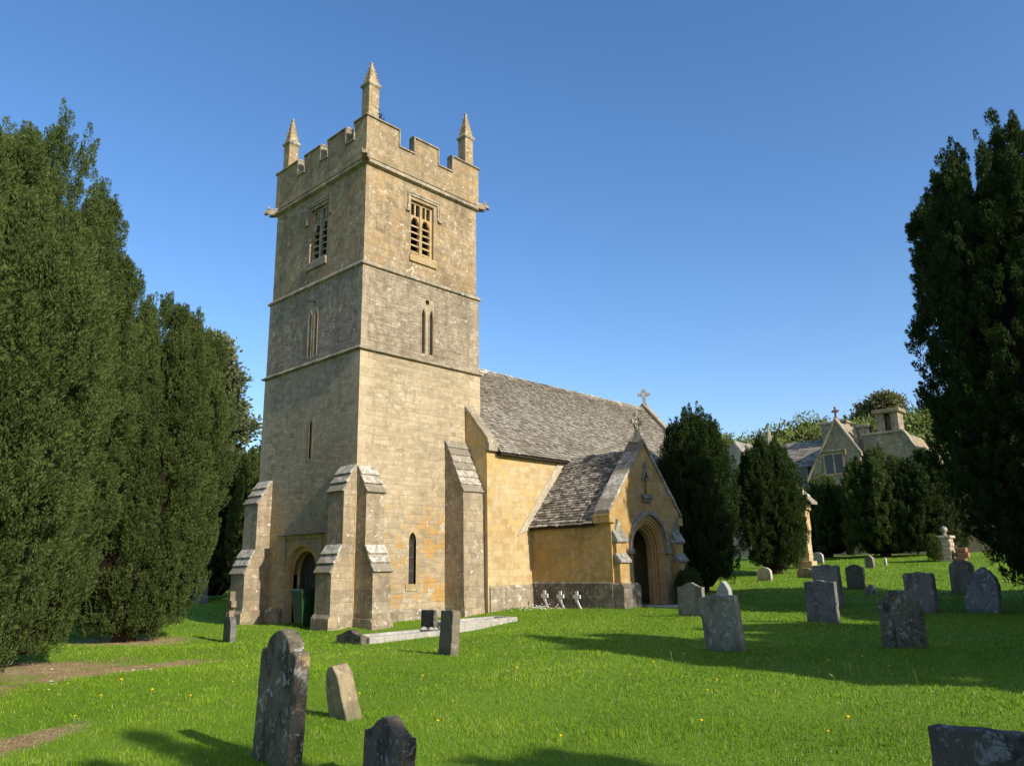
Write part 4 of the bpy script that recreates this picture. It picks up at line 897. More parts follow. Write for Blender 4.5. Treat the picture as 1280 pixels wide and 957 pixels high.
# cross-topped memorial
cx, cy = -3.76, -.32; cz = gzf(cx, cy); t = thing('cross_memorial', 'small stone cross on a tapered headstone base near the tower corner', 'memorial', (cx, cy, cz))
fn = lambda u, v, d: (cx+d, cy+u, cz+v)
m = MB(); m.prism([(-.33, -.2), (.33, -.2), (.30, .40), (.18, .58), (-.18, .58), (-.30, .40)], fn, -.07, .07); m.build('base', M['hs_grey'], t, bevel=.012)
m = MB(); m.prism([(-.08, .58), (.08, .58), (.075, .80), (.22, .80), (.22, .96), (.075, .96), (.075, 1.17), (-.075, 1.17), (-.075, .96), (-.22, .96), (-.22, .80), (-.075, .80)], fn, -.065, .065); m.build('cross', M['hs_brown'], t, bevel=.012); t.rotation_euler.z = R(-12)
# three small white crosses by the porch wall
for i, (x, y, d) in enumerate(((6.12, -1.80, 'white wooden cross nearest the nave by the porch wall'), (6.12, -2.46, 'middle one of three small white crosses by the porch wall'), (6.12, -3.12, 'white wooden cross farthest from the nave wall, nearest the porch front'))):
    z = gzf(x, y); t = thing('white_cross', d, 'grave cross', (x, y, z), 'small white grave crosses')
    fn = lambda u, v, dd: (x+dd*.9, y+u*.94-.06*0, z+v)
    m = MB(); m.prism([(-.055, .22), (.055, .22), (.05, .32), (.15, .31), (.15, .43), (.05, .42), (.058, .53), (-.058, .53), (-.05, .42), (-.15, .43), (-.15, .31), (-.05, .32)], fn, -.025, .025); m.build('cross_head', M['white'], t, bevel=.006)
    m = MB(); m.hexa([(x-.02, y-.24, z-.1), (x+.03, y-.24, z-.1), (x+.03, y-.16, z-.1), (x-.02, y-.16, z-.1), (x-.02, y-.045, z+.235), (x+.02, y-.045, z+.235), (x+.02, y+.035, z+.235), (x-.02, y+.035, z+.235)]); m.build('post', M['white'], t, bevel=.004)
# kerbed graves
def kerb_grave(label, x0, x1, y0, y1, zt):
    t = thing('kerbed_grave', label, 'grave', ((x0+x1)/2, (y0+y1)/2, gzf((x0+x1)/2, (y0+y1)/2)), 'kerbed graves by the tower')
    for a in ((x0, x1, y0, y0+.16), (x0, x1, y1-.16, y1), (x0, x0+.16, y0+.162, y1-.162), (x1-.16, x1, y0+.162, y1-.162)):
        z_ = max(gzf(a[0], a[2]), gzf(a[1], a[3]))
        MB().box(*a, zt-.4, zt).build('kerb', M['kerb'], t, bevel=.015)
    MB().box(x0+.165, x1-.165, y0+.165, y1-.165, zt-.3, zt-.07).build('gravel_bed', M['kerb'], t)
    return t
kerb_grave('grave with pale stone kerb at the foot of the tower buttress', -2.35, .0, -4.0, -3.1, .40)
kerb_grave('grave with pale stone kerb beside the tall nave buttress', .42, 2.85, -3.65, -2.75, .54)
headstone('low dark tablet at the west end of the first kerbed grave', -2.56, -3.62, .92, .36, 'ogee', 'hs_dark', .16, 0, 0, 0, seed=40, z=.2)
rr_ = random.Random(3)
for i in range(5):
    x, y = .12+rr_.uniform(-.35, .18), -3.3+rr_.uniform(-.5, .1); m = MB(); s_ = rr_.uniform(.06, .11)
    m.lathe([(s_*.5, 0), (s_, s_*.3), (s_*.9, s_*.7), (s_*.3, s_)], (x, y, gzf(x, y)+.10), 7); o = m.build('rubble_stone', M['kerb'], loc=(x, y, gzf(x, y)+.02)); tag(o, 'loose pale stone lying between the two kerbed graves', 'stone', 'loose stones by the kerbs')
# ================================================================== BIN
bx, by = -.50, 1.62; bz = gzf(bx, by)+.02; t = thing('wheelie_bin', 'green plastic wheelie bin standing beside the tower west door', 'bin', (bx, by, bz))
m = MB(); m.hexa([(bx-.22, by-.22, bz+.06), (bx+.22, by-.22, bz+.06), (bx+.22, by+.22, bz+.06), (bx-.22, by+.22, bz+.06), (bx-.30, by-.28, bz+.95), (bx+.28, by-.28, bz+.95), (bx+.28, by+.28, bz+.95), (bx-.30, by+.28, bz+.95)]); m.build('body', M['bin'], t, bevel=.03)
m = MB(); m.box(bx-.33, bx+.31, by-.31, by+.31, bz+.92, bz+.975); m.build('rim', M['bin'], t, bevel=.012)
m = MB(); m.hexa([(bx-.345, by-.32, bz+.98), (bx+.30, by-.32, bz+.98), (bx+.30, by+.32, bz+.98), (bx-.345, by+.32, bz+.98), (bx-.28, by-.25, bz+1.05), (bx+.22, by-.25, bz+1.07), (bx+.22, by+.25, bz+1.07), (bx-.28, by+.25, bz+1.05)]); m.build('lid', M['bin'], t, bevel=.02)
MB().tube([(bx+.34, by-.24, bz+.98), (bx+.34, by+.24, bz+.98)], .018, 8).build('handle', M['bin'], t)
for s_ in (-1, 1):
    m = MB(); yy = by+s_*.235; m.tube([(bx+.20, yy-.03, bz+.10), (bx+.20, yy+.03, bz+.10)], .10, 14); m.build('wheel', M['rubber'], t)
# stone path to the porch
ph = MB(); rp = random.Random(8)
for i in range(4):
    for j in range(3):
        x0, y0 = 7.35+j*.62, PY0-.5-i*.55; z = max(gzf(x0, y0), gzf(x0+.6, y0-.5))
        ph.hexa([(x0, y0-.53, z-.15), (x0+.60, y0-.53, z-.15), (x0+.60, y0, z-.15), (x0, y0, z-.15), (x0, y0-.53, z+.02+rp.uniform(0, .015)), (x0+.60, y0-.53, z+.02), (x0+.60, y0, z+.03), (x0, y0, z+.02+rp.uniform(0, .015))])
o = ph.build('path', M['kerb'], bevel=.015); tag(o, kind='structure')

# ================================================================== YEWS AND TREES
LP = ([0, .05, .12, .20, .32, .48, .65, .80, 1.0], [.40, .54, .70, .82, .93, 1.0, 1.0, .93, .74])
yew('huge dark upright yew at the left edge of the view', -10.8, -4.75, 2.1, 9.0, 11, 40, 6400, 120, .062, dome=.24, w0=.38, prof=LP, zbot=.22)
yew('tall upright yew at left with twin spires, second from the left edge', -8.92, -1.62, 1.9, 11.3, 12, 44, 7800, 120, .066, dome=.36, w0=.38, prof=LP, zbot=.22)
yew('shorter upright yew nearest the tower on its left side', -5.25, 2.15, 2.15, 9.1, 13, 46, 7200, 105, .07, dome=.17, w0=.38, prof=LP, zbot=.22)
RP = ([0, .06, .14, .28, .42, .60, .80, 1.0], [.30, .46, .74, .95, 1.0, .96, .92, .84])
FP = ([0, .06, .14, .28, .42, .62, .80, 1.0], [.82, .90, .96, 1.0, 1.0, .97, .90, .80])
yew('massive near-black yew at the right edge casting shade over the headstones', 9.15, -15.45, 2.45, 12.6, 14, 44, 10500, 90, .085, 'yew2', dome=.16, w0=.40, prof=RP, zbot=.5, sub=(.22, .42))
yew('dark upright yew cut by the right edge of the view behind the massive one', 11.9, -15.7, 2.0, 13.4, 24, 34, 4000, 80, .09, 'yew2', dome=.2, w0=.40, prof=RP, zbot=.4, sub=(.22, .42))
yew('dark tapering yew right behind the porch gable', 14.4, -2.75, 1.55, 7.35, 15, 24, 3200, 75, .085, 'yew2', dome=.15, w0=.36)
yew('feathery upright yew left of the thin stone pier', 21.3, -2.65, 1.55, 6.3, 16, 22, 2800, 65, .10, 'yew2', dome=.18, w0=.38)
yew('yew seen between the thin stone pier and the wide yew', 32.2, -.8, 1.65, 4.7, 17, 24, 1900, 60, .12, 'yew', prof=FP, w0=.40, dome=.3, zbot=.15)
yew('wide rounded yew before the shaped stone gable', 31.0, -4.3, 1.85, 5.8, 18, 26, 2400, 60, .12, 'yew', dome=.24, prof=FP, w0=.44, zbot=.15)
yew('low yew half hidden behind the massive right-hand yew', 31.2, -6.55, 1.75, 5.4, 19, 24, 1900, 60, .12, 'yew2', prof=FP, w0=.40, dome=.28, zbot=.15)
yew('dark hedge-like yew left of the tower, far behind the headstones', 5.4, 21.0, 2.4, 7.8, 20, 26, 2200, 60, .13, 'yew2', dome=.10, prof=FP, w0=.46, zbot=.15)
yew('hedge-like yew close behind the tower edge with sunlit side', 7.9, 18.6, 2.5, 7.7, 21, 26, 2200, 60, .13, 'yew', dome=.07, prof=FP, w0=.46, zbot=.15)
# yews outside the frame to the south, whose shadows lie across the lawn
yew('yew south of the lawn, westernmost of those shading the headstones', -.3, -24.2, 1.7, 9.4, 31, 30, 1100, 45, .24, 'yew2', dome=.25, prof=FP)
yew('yew south of the lawn shading the middle headstones', 2.9, -25.0, 2.2, 8.3, 32, 36, 1100, 45, .24, 'yew2', dome=.3, prof=FP)
yew('yew south of the lawn with broad crown shading the right-hand headstones', 6.8, -24.4, 2.2, 7.9, 36, 36, 1100, 45, .24, 'yew2', dome=.3, prof=FP)
yew('tall yew south of the lawn added out of view to shade the right-hand yew', 11.2, -21.5, 2.2, 12.0, 37, 36, 1100, 45, .24, 'yew2', dome=.2, prof=FP)  # unseen tree, added to darken the massive yew at the right edge
yew('yew south of the lawn farthest from the viewer', 13.6, -18.4, 2.1, 10.5, 35, 36, 1100, 45, .24, 'yew2')
yew('yew behind the viewer casting the middle of the foreground shade', -9.5, -26.9, 1.6, 7.6, 38, 36, 900, 45, .24, 'yew2')
yew('yew behind the viewer with its shadow at the foreground stones', -10.6, -25.6, 1.8, 8.2, 33, 36, 900, 45, .24, 'yew2')
yew('yew behind the viewer to the right of the foreground stones', -8.55, -28.0, 1.6, 7.7, 34, 36, 900, 45, .24, 'yew2')
yew('clipped round yew bush beside the porch doorway', 9.62, -5.0, .40, 1.32, 22, 20, 700, 50, .05, 'yew', group=None, w0=.13, zbot=.1, dome=.25, name='yew_bush', cat='bush', prof=([0, .2, .6, 1], [.8, 1, 1, .8]), sub=(.12, .22), sr=.06)
def blobset(n, R_, H0, H1, r0, r1, seed, shape=1.0):
    g_ = np.random.default_rng(seed); L_ = []
    for i in range(n):
        t_ = (i+.5)/n; a = g_.uniform(0, 6.28); q = R_*math.sqrt(g_.uniform(.05, 1))*(1-shape*t_*.75); L_.append((q*math.cos(a), q*math.sin(a), H0+(H1-H0)*t_, g_.uniform(r0, r1)*(1-.35*shape*t_)))
    return L_
broadleaf('tall grey-green conifer rising behind the left-hand yews', 10.7, 32.5, .4, 17, blobset(26, 3.0, 3, 17.6, 1.2, 1.9, 41, .9), 41, 'cedar', .34, 3600, 7, name='conifer_tree', cat='conifer')
broadleaf('feathery blue-green tree just visible at the tower left edge', 16.8, 34.0, .5, 13, blobset(16, 2.2, 4, 12.6, .8, 1.3, 42, .7), 42, 'cedar', .32, 1500, 6, name='conifer_tree', cat='conifer')
hz = gzf(115, 20)
broadleaf('tall domed tree standing alone on the hill skyline', 114.9, 20.6, hz, 13, blobset(22, 4.4, 5.0, 28.3-hz-1.6, 1.5, 2.3, 43, .45), 43, 'hill', .5, 4200, 7, trunk_r=.6, name='hilltop_tree')
# wooded hillside beyond the house: reads as one mass
rng = np.random.default_rng(77); Cs = []
for i in range(420):
    x = rng.uniform(95, 175); y = rng.uniform(-45, 85); z = gzf(x, y); r_ = rng.uniform(2.4, 4.4); Cs.append((x, y, z+r_*.9+rng.uniform(0, 3.0), r_))
Cs = np.array(Cs); ncl = 60000; bi = rng.integers(0, len(Cs), ncl); d = rng.normal(size=(ncl, 3)); d[:, 2] = np.abs(d[:, 2])*.9-.25; d /= np.linalg.norm(d, axis=1)[:, None]
P = Cs[bi, :3]+d*(Cs[bi, 3]*rng.uniform(.75, 1.1, ncl))[:, None]; spr = 5; tn = np.repeat(.4*rng.uniform(0, 1, len(Cs))[bi]+.5*rng.uniform(0, 1, ncl), spr)
P = np.repeat(P, spr, 0); nn = len(P); P += rng.normal(size=(nn, 3))*.45; D = np.repeat(d, spr, 0)+rng.normal(size=(nn, 3))*.8; D /= np.linalg.norm(D, axis=1)[:, None]
ev = []; ef = []
for (x, y, z, r_) in Cs:
    o_ = len(ev); hv, hf = hull([(.01, -r_), (.75*r_, -.5*r_), (.8*r_, 0), (.55*r_, .5*r_), (.01, .72*r_)], (x, y, z), 8, rng); ev += hv; ef += [tuple(i+o_ for i in f) for f in hf]
wo = kites('woodland', P, D, rng.uniform(.4, .8, nn), rng.uniform(.10, .2, nn), tn, M['wood'], rng=rng, extra=(ev, ef)); tag(wo, 'wooded hillside of mixed green trees on the skyline', 'woodland', kind='stuff')

# ================================================================== MANOR HOUSE
HX = 45.0
house = thing('manor_house', 'old stone manor house with steep gable, slate roofs and tall chimneys behind the yews', 'house', (HX, 3, gzf(HX, 3)))
hp_ = lambda m, name, mat, bevel=0, parent=None: m.build(name, M[mat] if isinstance(mat, str) else mat, parent or house, bevel=bevel)
M['hwall'] = stone('manor_limestone', (.19,.155,.10), (.29,.24,.155), (.24,.2,.13), .8, .4, .01, .3, .6, (.10,.085,.058), .35, (.30,.19,.075), .8)
M['htrim'] = stone('manor_coping', (.24,.20,.13), (.34,.28,.18), (.3,.25,.16), .9, .5, .004, .5, .5, (.12,.10,.07), 0)
fH = lambda u, v, d: (HX-d, u, v)
hp_(MB().box(HX+.5, HX+8, 4.6, 14, 1.5, 7.75), 'wall', 'hwall')
# main roof north of the gable, slope facing west
rs = 11.6-7.7; rr2 = 4.0
hp_(MB().prism([(HX+.3, 7.6), (HX+.3+rr2, 11.5), (HX+.3+2*rr2, 7.6)], lambda x, z, y: (x, y, z), 3.0, 9.6), 'roof_frame', 'hwall')
slates('roof', 'slate', (HX+.15, 9.6, 7.55), (0, -1, 0), (1, 0, 3.9/4.0), 6.8, 5.75, .32, .22, 51, (.35, .7), parent=house, thick=.05)
# gable
gm_ = MB(); gm_.prism([(4.95, 1.5), (4.95, 8.0), (2.55, 12.1), (1.05, 9.5), (1.05, 1.5)], fH, -5.0, .25); go_ = hp_(gm_, 'gable', 'hwall')
cc = MB(); cc.prism([(5.1, 7.75), (5.1, 8.05), (2.55, 12.42), (2.55, 12.1)], fH, -.25, .33); cc.prism([(2.55, 12.1), (2.55, 12.42), (.9, 9.6), (.9, 9.3)], fH, -.25, .33); hp_(cc, 'gable_coping', 'htrim', .03)
m = MB(); cross_finial(m, (HX, 2.55, 12.4), .75, .40, (0, 1, 0)); hp_(m, 'finial', 'brick')
wn2 = MB(); wn2.ring([(2.2, 8.1), (2.2, 9.75), (3.75, 9.75), (3.75, 8.1)], [(2.32, 8.22), (2.32, 9.63), (3.63, 9.63), (3.63, 8.22)], fH, .15, .31, True); wn2.box(HX-.31, HX-.15, 2.93, 3.02, 8.2, 9.65); wo_ = hp_(wn2, 'window', 'dress')
hp_(MB().prism([(2.3, 8.2), (2.3, 9.65), (3.65, 9.65), (3.65, 8.2)], fH, .255, .27), 'pane', 'glass', parent=wo_)
hp_(MB().ring([(2.0, 9.5), (2.0, 9.98), (3.95, 9.98), (3.95, 9.5)], [(2.1, 9.5), (2.1, 9.86), (3.85, 9.86), (3.85, 9.5)], fH, .2, .38), 'hood_mould', 'htrim', parent=wo_)
# dormer in the roof
dm = MB(); dm.prism([(5.2, 7.9), (5.2, 8.9), (6.9, 8.9), (6.9, 7.9)], fH, -2.0, -.15); do_ = hp_(dm, 'dormer', 'hwall')
hp_(MB().prism([(5.05, 8.9), (5.05, 9.0), (7.05, 9.0), (7.05, 8.9)], fH, -2.6, .05), 'dormer_roof', 'lead', parent=do_)
for q in (5.35, 5.9, 6.4): hp_(MB().prism([(q, 8.05), (q, 8.8), (q+.4, 8.8), (q+.4, 8.05)], fH, -.16, -.12), 'pane', 'glass', parent=do_)
hp_(MB().box(HX+.02, HX+.34, 4.96, 9.6, 7.3, 7.62), 'eaves_cornice', 'htrim', .03)
hp_(MB().box(HX+.35, HX+.49, 4.97, 9.6, 1.5, 7.5), 'wall', 'hwall')
# south wing with shaped parapet
S_ = []
for i in range(9): S_.append((-1.9-.95*i/8, 10.75-1.35*(1-math.cos(math.pi*i/8))/2-.0))
sg = MB(); sg.prism([(.75, 1.5), (.75, 10.75)]+S_+[(-3.3, 9.2), (-3.3, 1.5)], fH, -4.0, .1); hp_(sg, 'shaped_gable', 'hwall')
sc = MB()
pts = [(.8, 10.75)]+S_+[(-3.35, 9.25)]
sc.ring([(p[0]-.02, p[1]+.16) for p in pts], [(p[0], p[1]+.004) for p in pts], fH, -.3, .22); hp_(sc, 'parapet_coping', 'htrim')
for (q, zt, ww, nm_) in ((-.95, 12.55, .75, 1), (4.1, 12.75, 1.0, 2), (.75, 11.6, .35, 3)):
    c_ = MB(); zb = 10.5 if nm_ != 2 else 10.4; xo = 0 if nm_ != 2 else 3.4
    if nm_ == 1:
        for s_ in (-1, 1): c_.box(HX+.2, HX+1.4, q+s_*.5-.27, q+s_*.5+.27, zb, zt-.28)
        c_.box(HX+.05, HX+1.55, q-.95, q+.95, zb, zb+.35); c_.box(HX+.02, HX+1.58, q-.95, q+.95, zt-.28, zt); c_.box(HX+.8, HX+1.3, q-.24, q+.24, zb+.3, zt-.3)
    else:
        c_.box(HX+xo+.1, HX+xo+1.0, q-ww, q+ww, zb, zt-.2); c_.box(HX+xo, HX+xo+1.1, q-ww-.1, q+ww+.1, zt-.2, zt)
    hp_(c_, 'chimney', 'hwall', .03)
sw = MB()
for i, (q, zt) in enumerate(((1.35, 11.9), (.95, 11.0))): sw.lathe([(.22, 0), (.22, zt-10.3), (.3, zt-10.2), (.16, zt-10.0), (.2, zt-9.85), (.05, zt-9.6)], (HX+.4, q, 9.6), 8)
hp_(sw, 'pinnacle', 'htrim')
hp_(MB().prism([(10.2, 1.5), (10.2, 10.6), (10.9, 11.7), (11.4, 11.2), (11.9, 10.3), (11.9, 1.5)], fH, -3, .1), 'ruined_gable', 'grey', .1)
hp_(MB().lathe([(.3, 0), (.25, .5), (.12, 1.2), (.02, 1.7)], (HX+1, 8.4, 11.0), 6), 'roof_finial', 'htrim')
hp_(MB().box(HX+5, HX+12, -20, 5, 1.5, 9.3), 'rear_wall', 'hwall')
# thin stone pier with sloping slab coping at the end of a wall
px_, py_ = 24.0, -2.95; pz = gzf(px_, py_); t = thing('stone_pier', 'thin sunlit stone pier with sloping slab coping between two yews', 'pier', (px_, py_, pz))
m = MB(); rq = random.Random(4)
for i in range(9):
    z0 = pz-.2+i*.33; e = rq.uniform(0, .05); m.box(px_-.15, px_+.30+e, -3.13-e, -2.3, z0, z0+.325)
m.box(px_-.2, px_+.42, -3.26, -2.3, pz-.2, pz+.35); m.build('shaft', M['nave'], t, bevel=.02)
m = MB(); m.box(px_-.18, px_+.42, -3.24, -2.35, pz+2.75, pz+3.05); m.build('corbel', M['dress'], t, bevel=.02)
m = MB()
for i in range(3): m.prism([(-3.55+i*.30, pz+3.0+i*.33), (-3.55+i*.30, pz+3.13+i*.33), (-3.05+i*.30, pz+3.62+i*.33), (-2.9+i*.3, pz+3.42+i*.33)], lambda u, z, d: (d, u, z), px_-.22, px_+.5)
m.build('coping', M['weather'], t, bevel=.02)
# gate pier with ivy column and sandstone blocks at far right
qx, qy = 27.0, -8.25; qz = gzf(qx, qy); t = thing('gate_pier', 'pale coursed stone gate pier with small ball finial far right', 'gate pier', (qx, qy, qz))
m = MB()
for i in range(6): m.box(qx-.3, qx+.4, qy-.30+.03*(i % 2), qy+.22-.02*(i % 2), qz-.1+i*.19, qz+.075+i*.19)
m.box(qx-.25, qx+.35, qy-.25, qy+.18, qz-.1, qz+1.0); m.build('shaft', M['pale'], t, bevel=.015)
MB().box(qx-.36, qx+.46, qy-.36, qy+.28, qz+1.02, qz+1.14).build('cap', M['pale'], t, bevel=.02)
MB().lathe([(.14, 0), (.08, .08), (.07, .12), (.15, .2), (.17, .28), (.13, .38), (.02, .44)], (qx, qy-.04, qz+1.14), 12).build('finial', M['hs_grey'], t, smooth=True)
yew('narrow clipped green column beside the gate pier', 26.6, -7.85, .26, 1.35, 23, 14, 420, 40, .07, 'yew', group=None, w0=.12, zbot=.1, dome=.15, name='clipped_shrub', cat='shrub', prof=([0, 1], [1, 1]), sub=(.12, .25), sr=.06)
for i, (a, b2, c_) in enumerate(((26.9, -8.85, 0), (26.9, -9.0, .2), (26.95, -8.80, .21), (26.9, -8.92, .42))):
    z = gzf(a, b2)+c_; o = MB().box(a-.2, a+.2, b2-.22, b2+.22, z-.02, z+.18).build('sandstone_block', M['brick'], loc=(a, b2, z), bevel=.02)
    tag(o, ['reddish block at the bottom left of the pile by the gate pier', 'reddish block at the bottom right end of the pile by the gate pier', 'second layer reddish block in the pile by the gate pier', 'topmost reddish block of the pile by the gate pier'][i], 'block', 'pile of reddish blocks')

# ================================================================== GRASS
rng = np.random.default_rng(99)
def inside_any(x, y):
    k_ = (x > -.1) & (x < W+.1) & (y > -.08) & (y < D_)
    k_ |= (x > NX0) & (x < NX1) & (y > NY0-.06) & (y < NY1)
    k_ |= (x > PX0-.05) & (x < PX1+.1) & (y > PY0-.1) & (y < NY0)
    k_ |= (x > 7.3) & (x < 9.25) & (y > -7.0) & (y < PY0)
    k_ |= (x > -2.35) & (x < 0) & (y > -4.0) & (y < -3.1); k_ |= (x > .42) & (x < 2.85) & (y > -3.65) & (y < -2.75)
    return k_
PX_, PY_, LN, WD = [], [], [], []
for (ra, rb_, dens, ln, wdt) in ((2.5, 6, 2600, .048, .0026), (6, 10, 2200, .050, .0034), (10, 16, 1100, .052, .0055), (16, 26, 420, .058, .010), (26, 48, 110, .07, .018)):
    half = R(47); n = int(dens*half*(rb_**2-ra**2)); rr2 = np.sqrt(rng.uniform(ra**2, rb_**2, n)); an = YAW+rng.uniform(-half, half, n)
    PX_.append(CAM.x+rr2*np.sin(an)); PY_.append(CAM.y+rr2*np.cos(an)); LN.append(np.full(n, ln)); WD.append(np.full(n, wdt))
x = np.concatenate(PX_); y = np.concatenate(PY_); ln = np.concatenate(LN); wdt = np.concatenate(WD)
clump = .5+.5*np.sin(x*2.3+1.7*np.sin(y*1.9))*np.sin(y*2.7+1.3*np.sin(x*1.6)); cl2 = .5+.5*np.sin(x*7.1+2*np.sin(y*5.3))*np.sin(y*6.3+2*np.sin(x*4.9))
pv_ = patch_val(x, y); keep = ~inside_any(x, y) & (rng.uniform(size=len(x)) < np.clip((pv_-.55)*1.8, .06, 1)) & (rng.uniform(size=len(x)) < .6+.4*cl2)
x, y, ln, wdt, clump, cl2 = [q[keep] for q in (x, y, ln, wdt, clump, cl2)]; n = len(x)
big_ = .5+.5*np.sin(x*.55+2.2*np.sin(y*.41+1))*np.sin(y*.62+1.8*np.sin(x*.37)); ln = ln*(.50+.40*clump+.30*cl2)*rng.uniform(.5, 1.25, n); z = gz(x, y)-.004
an = rng.uniform(0, 6.283, n); le = rng.uniform(.15, .75, n); top_ = np.stack([x+np.cos(an)*le*ln, y+np.sin(an)*le*ln, z+ln*np.sqrt(np.clip(1-le**2*.8, .2, 1))], 1)
sdx = -np.sin(an+rng.normal(size=n)*.6)*wdt; sdy = np.cos(an)*wdt
V = np.empty((n, 3, 3)); V[:, 0] = np.stack([x-sdx, y-sdy, z], 1); V[:, 1] = np.stack([x+sdx, y+sdy, z], 1); V[:, 2] = top_
me = bpy.data.meshes.new('lawn_grass'); me.vertices.add(3*n); me.vertices.foreach_set('co', V.ravel()); me.loops.add(3*n); me.loops.foreach_set('vertex_index', np.arange(3*n, dtype=np.int32))
me.polygons.add(n); me.polygons.foreach_set('loop_start', np.arange(0, 3*n, 3, dtype=np.int32)); me.update(calc_edges=True)
at = me.attributes.new('tint', 'FLOAT', 'POINT'); at.data.foreach_set('value', np.repeat(np.where(rng.uniform(size=n) < .02+.05*(1-clump), .95, np.clip(.14+.34*clump*cl2+.40*big_+.16*rng.normal(size=n), 0, .84)), 3).astype(np.float32))
me.materials.append(M['grassb']); o = bpy.data.objects.new('lawn_grass', me); C.objects.link(o); tag(o, 'short bright green lawn grass between the graves', 'grass', kind='stuff')
# needle litter and dead sprays on the bare ground under the yews
lx, ly = [], []
for (px, py, a, b_, r_) in PATCH[:5]:
    q = np.sqrt(rng.uniform(0, 1, 3200))*rng.uniform(.5, 1.15, 3200); t_ = rng.uniform(0, 6.283, 3200); uu, vv = q*a*np.cos(t_), q*b_*np.sin(t_)
    lx.append(px+uu*math.cos(r_)-vv*math.sin(r_)); ly.append(py+uu*math.sin(r_)+vv*math.cos(r_))
lx = np.concatenate(lx); ly = np.concatenate(ly); n = len(lx); t_ = rng.uniform(0, 6.283, n)
D = np.stack([np.cos(t_), np.sin(t_), rng.uniform(-.05, .35, n)], 1); D /= np.linalg.norm(D, axis=1)[:, None]
M['litter'] = leaf_mat('dead_needle_litter', (.12, .065, .03), (.42, .30, .15), .05)
o = kites('needle_litter', np.stack([lx, ly, gz(lx, ly)+.006], 1), D, rng.uniform(.012, .04, n), rng.uniform(.0015, .004, n), rng.uniform(0, 1, n), M['litter'], rng=rng); tag(o, 'brown dead yew needles and twigs scattered on the bare earth under the left yews', 'litter', kind='stuff')
# dandelions dotted in the lawn
dm_ = bpy.data.meshes.new('dandelion'); mb = MB(); mb.lathe([(.004, .0), (.020, .004), (.022, .012), (.012, .020), (.003, .022)], (0, 0, .085), 8)
nh = len(mb.f); mb.tube([(0, 0, 0), (.004, 0, .045), (0, 0, .087)], .0025, 4); dm_.from_pydata(mb.v, [], mb.f); dm_.materials.append(M['yellow']); dm_.materials.append(M['stem'])
for i, p in enumerate(dm_.polygons): p.material_index = 0 if i < nh else 1
rd_ = random.Random(21); nd = 0
while nd < 46:
    rr2 = math.sqrt(rd_.uniform(5.2**2, 17**2)); a = YAW+R(rd_.uniform(-31, 32)); x = CAM.x+rr2*math.sin(a); y = CAM.y+rr2*math.cos(a)
    if inside_any(np.array(x), np.array(y)) or patch_val(np.array([x]), np.array([y]))[0] < 1.1: continue
    o = bpy.data.objects.new('dandelion', dm_); C.objects.link(o); s_ = rd_.uniform(.55, .95); o.scale = (s_, s_, s_*rd_.uniform(.7, 1.2)); o.location = (x, y, gzf(x, y)); o.rotation_euler = (rd_.uniform(-.2, .2), rd_.uniform(-.2, .2), rd_.uniform(0, 6))
    tag(o, 'yellow dandelion flower dotted in the lawn', 'flower', 'dandelions in the lawn'); nd += 1
# straw-coloured seed stems
sm = MB()
for (x0, y0, n_) in ((-.9, -11.2, 2), (-1.5, -14.6, 8), (-1.3, -13.2, 3)):
    for i in range(n_):
        x = x0+rd_.uniform(-.6, .6); y = y0+rd_.uniform(-.7, .7); z = gzf(x, y); h = rd_.uniform(.10, .24); a = rd_.uniform(-.12, .12)
        sm.tube([(x, y, z), (x+a*.3, y+.02, z+h*.6), (x+a, y+.05, z+h)], [.0022, .002, .004], 4)
o = sm.build('seeding_grass', M['stem'], fix=False); tag(o, 'thin straw coloured grass stems in the uncut edge of the shade', 'grass', kind='stuff')
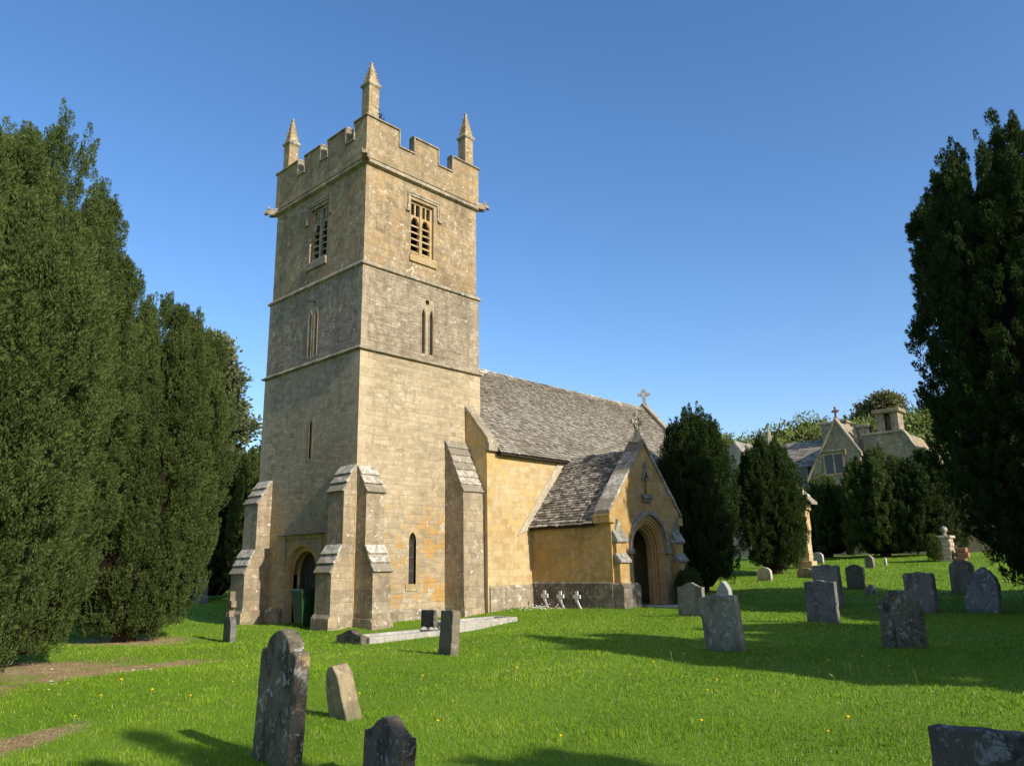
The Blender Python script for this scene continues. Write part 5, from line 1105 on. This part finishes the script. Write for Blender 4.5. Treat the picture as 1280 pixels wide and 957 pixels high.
# white flowers by the three crosses
ff = MB()
for i in range(60):
    x = 5.3+rd_.gauss(0, .45); y = -2.2+rd_.gauss(0, .5); 
    if x > 6.3: continue
    z = gzf(x, y); ff.lathe([(.004, 0), (.022, .005), (.025, .015), (.005, .022)], (x, y, z+rd_.uniform(.05, .14)), 6)
o = ff.build('white_flowers', M['petal'], fix=False); tag(o, 'low white flowers sprinkled in the grass beside the small white crosses', 'flowers', kind='stuff')
# twiggy plant on the tower top
pm = MB(); rt_ = random.Random(12); bx_, by_, bz_ = .72, .30, Z5+.1
for i in range(14):
    a = rt_.uniform(0, 6.28); l_ = rt_.uniform(.25, .75); p1 = (bx_+.1*math.cos(a), by_+.1*math.sin(a), bz_+l_*.6); p2 = (p1[0]+.12*math.cos(a+.5), p1[1]+.12*math.sin(a+.5), bz_+l_)
    pm.tube([(bx_, by_, bz_-.05), p1, p2], [.008, .006, .003], 4)
    for q in range(4):
        b_ = rt_.uniform(0, 6.28); pm.tube([p1, (p1[0]+.12*math.cos(b_), p1[1]+.12*math.sin(b_), p1[2]+rt_.uniform(0, .12))], [.006, .01], 4)
o = pm.build('twiggy_plant', M['oak'], loc=(bx_, by_, bz_), fix=False); tag(o, 'small dark twiggy plant growing on the tower top beside the tallest pinnacle', 'plant')
# pale litter, leaves and pebbles on the bare ground at left
lf = MB()
for i in range(40):
    x = -8.2+rd_.gauss(0, 1.1); y = -5.2+rd_.gauss(0, 1.2)
    if patch_val(np.array([x]), np.array([y]))[0] > 1.5: continue
    z = gzf(x, y)+.01; s_ = rd_.uniform(.015, .04); a = rd_.uniform(0, 6.28)
    lf.hexa([(x-s_, y-s_*.5, z), (x+s_, y-s_*.6, z), (x+s_, y+s_*.5, z), (x-s_, y+s_*.6, z), (x-s_*.6, y-s_*.3, z+s_*.5), (x+s_*.5, y-s_*.4, z+s_*.4), (x+s_*.6, y+s_*.3, z+s_*.4), (x-s_*.5, y+s_*.4, z+s_*.5)])
o = lf.build('pebbles', M['kerb'], fix=False); tag(o, 'pale pebbles and chips strewn on the bare earth under the left yews', 'pebbles', kind='stuff')
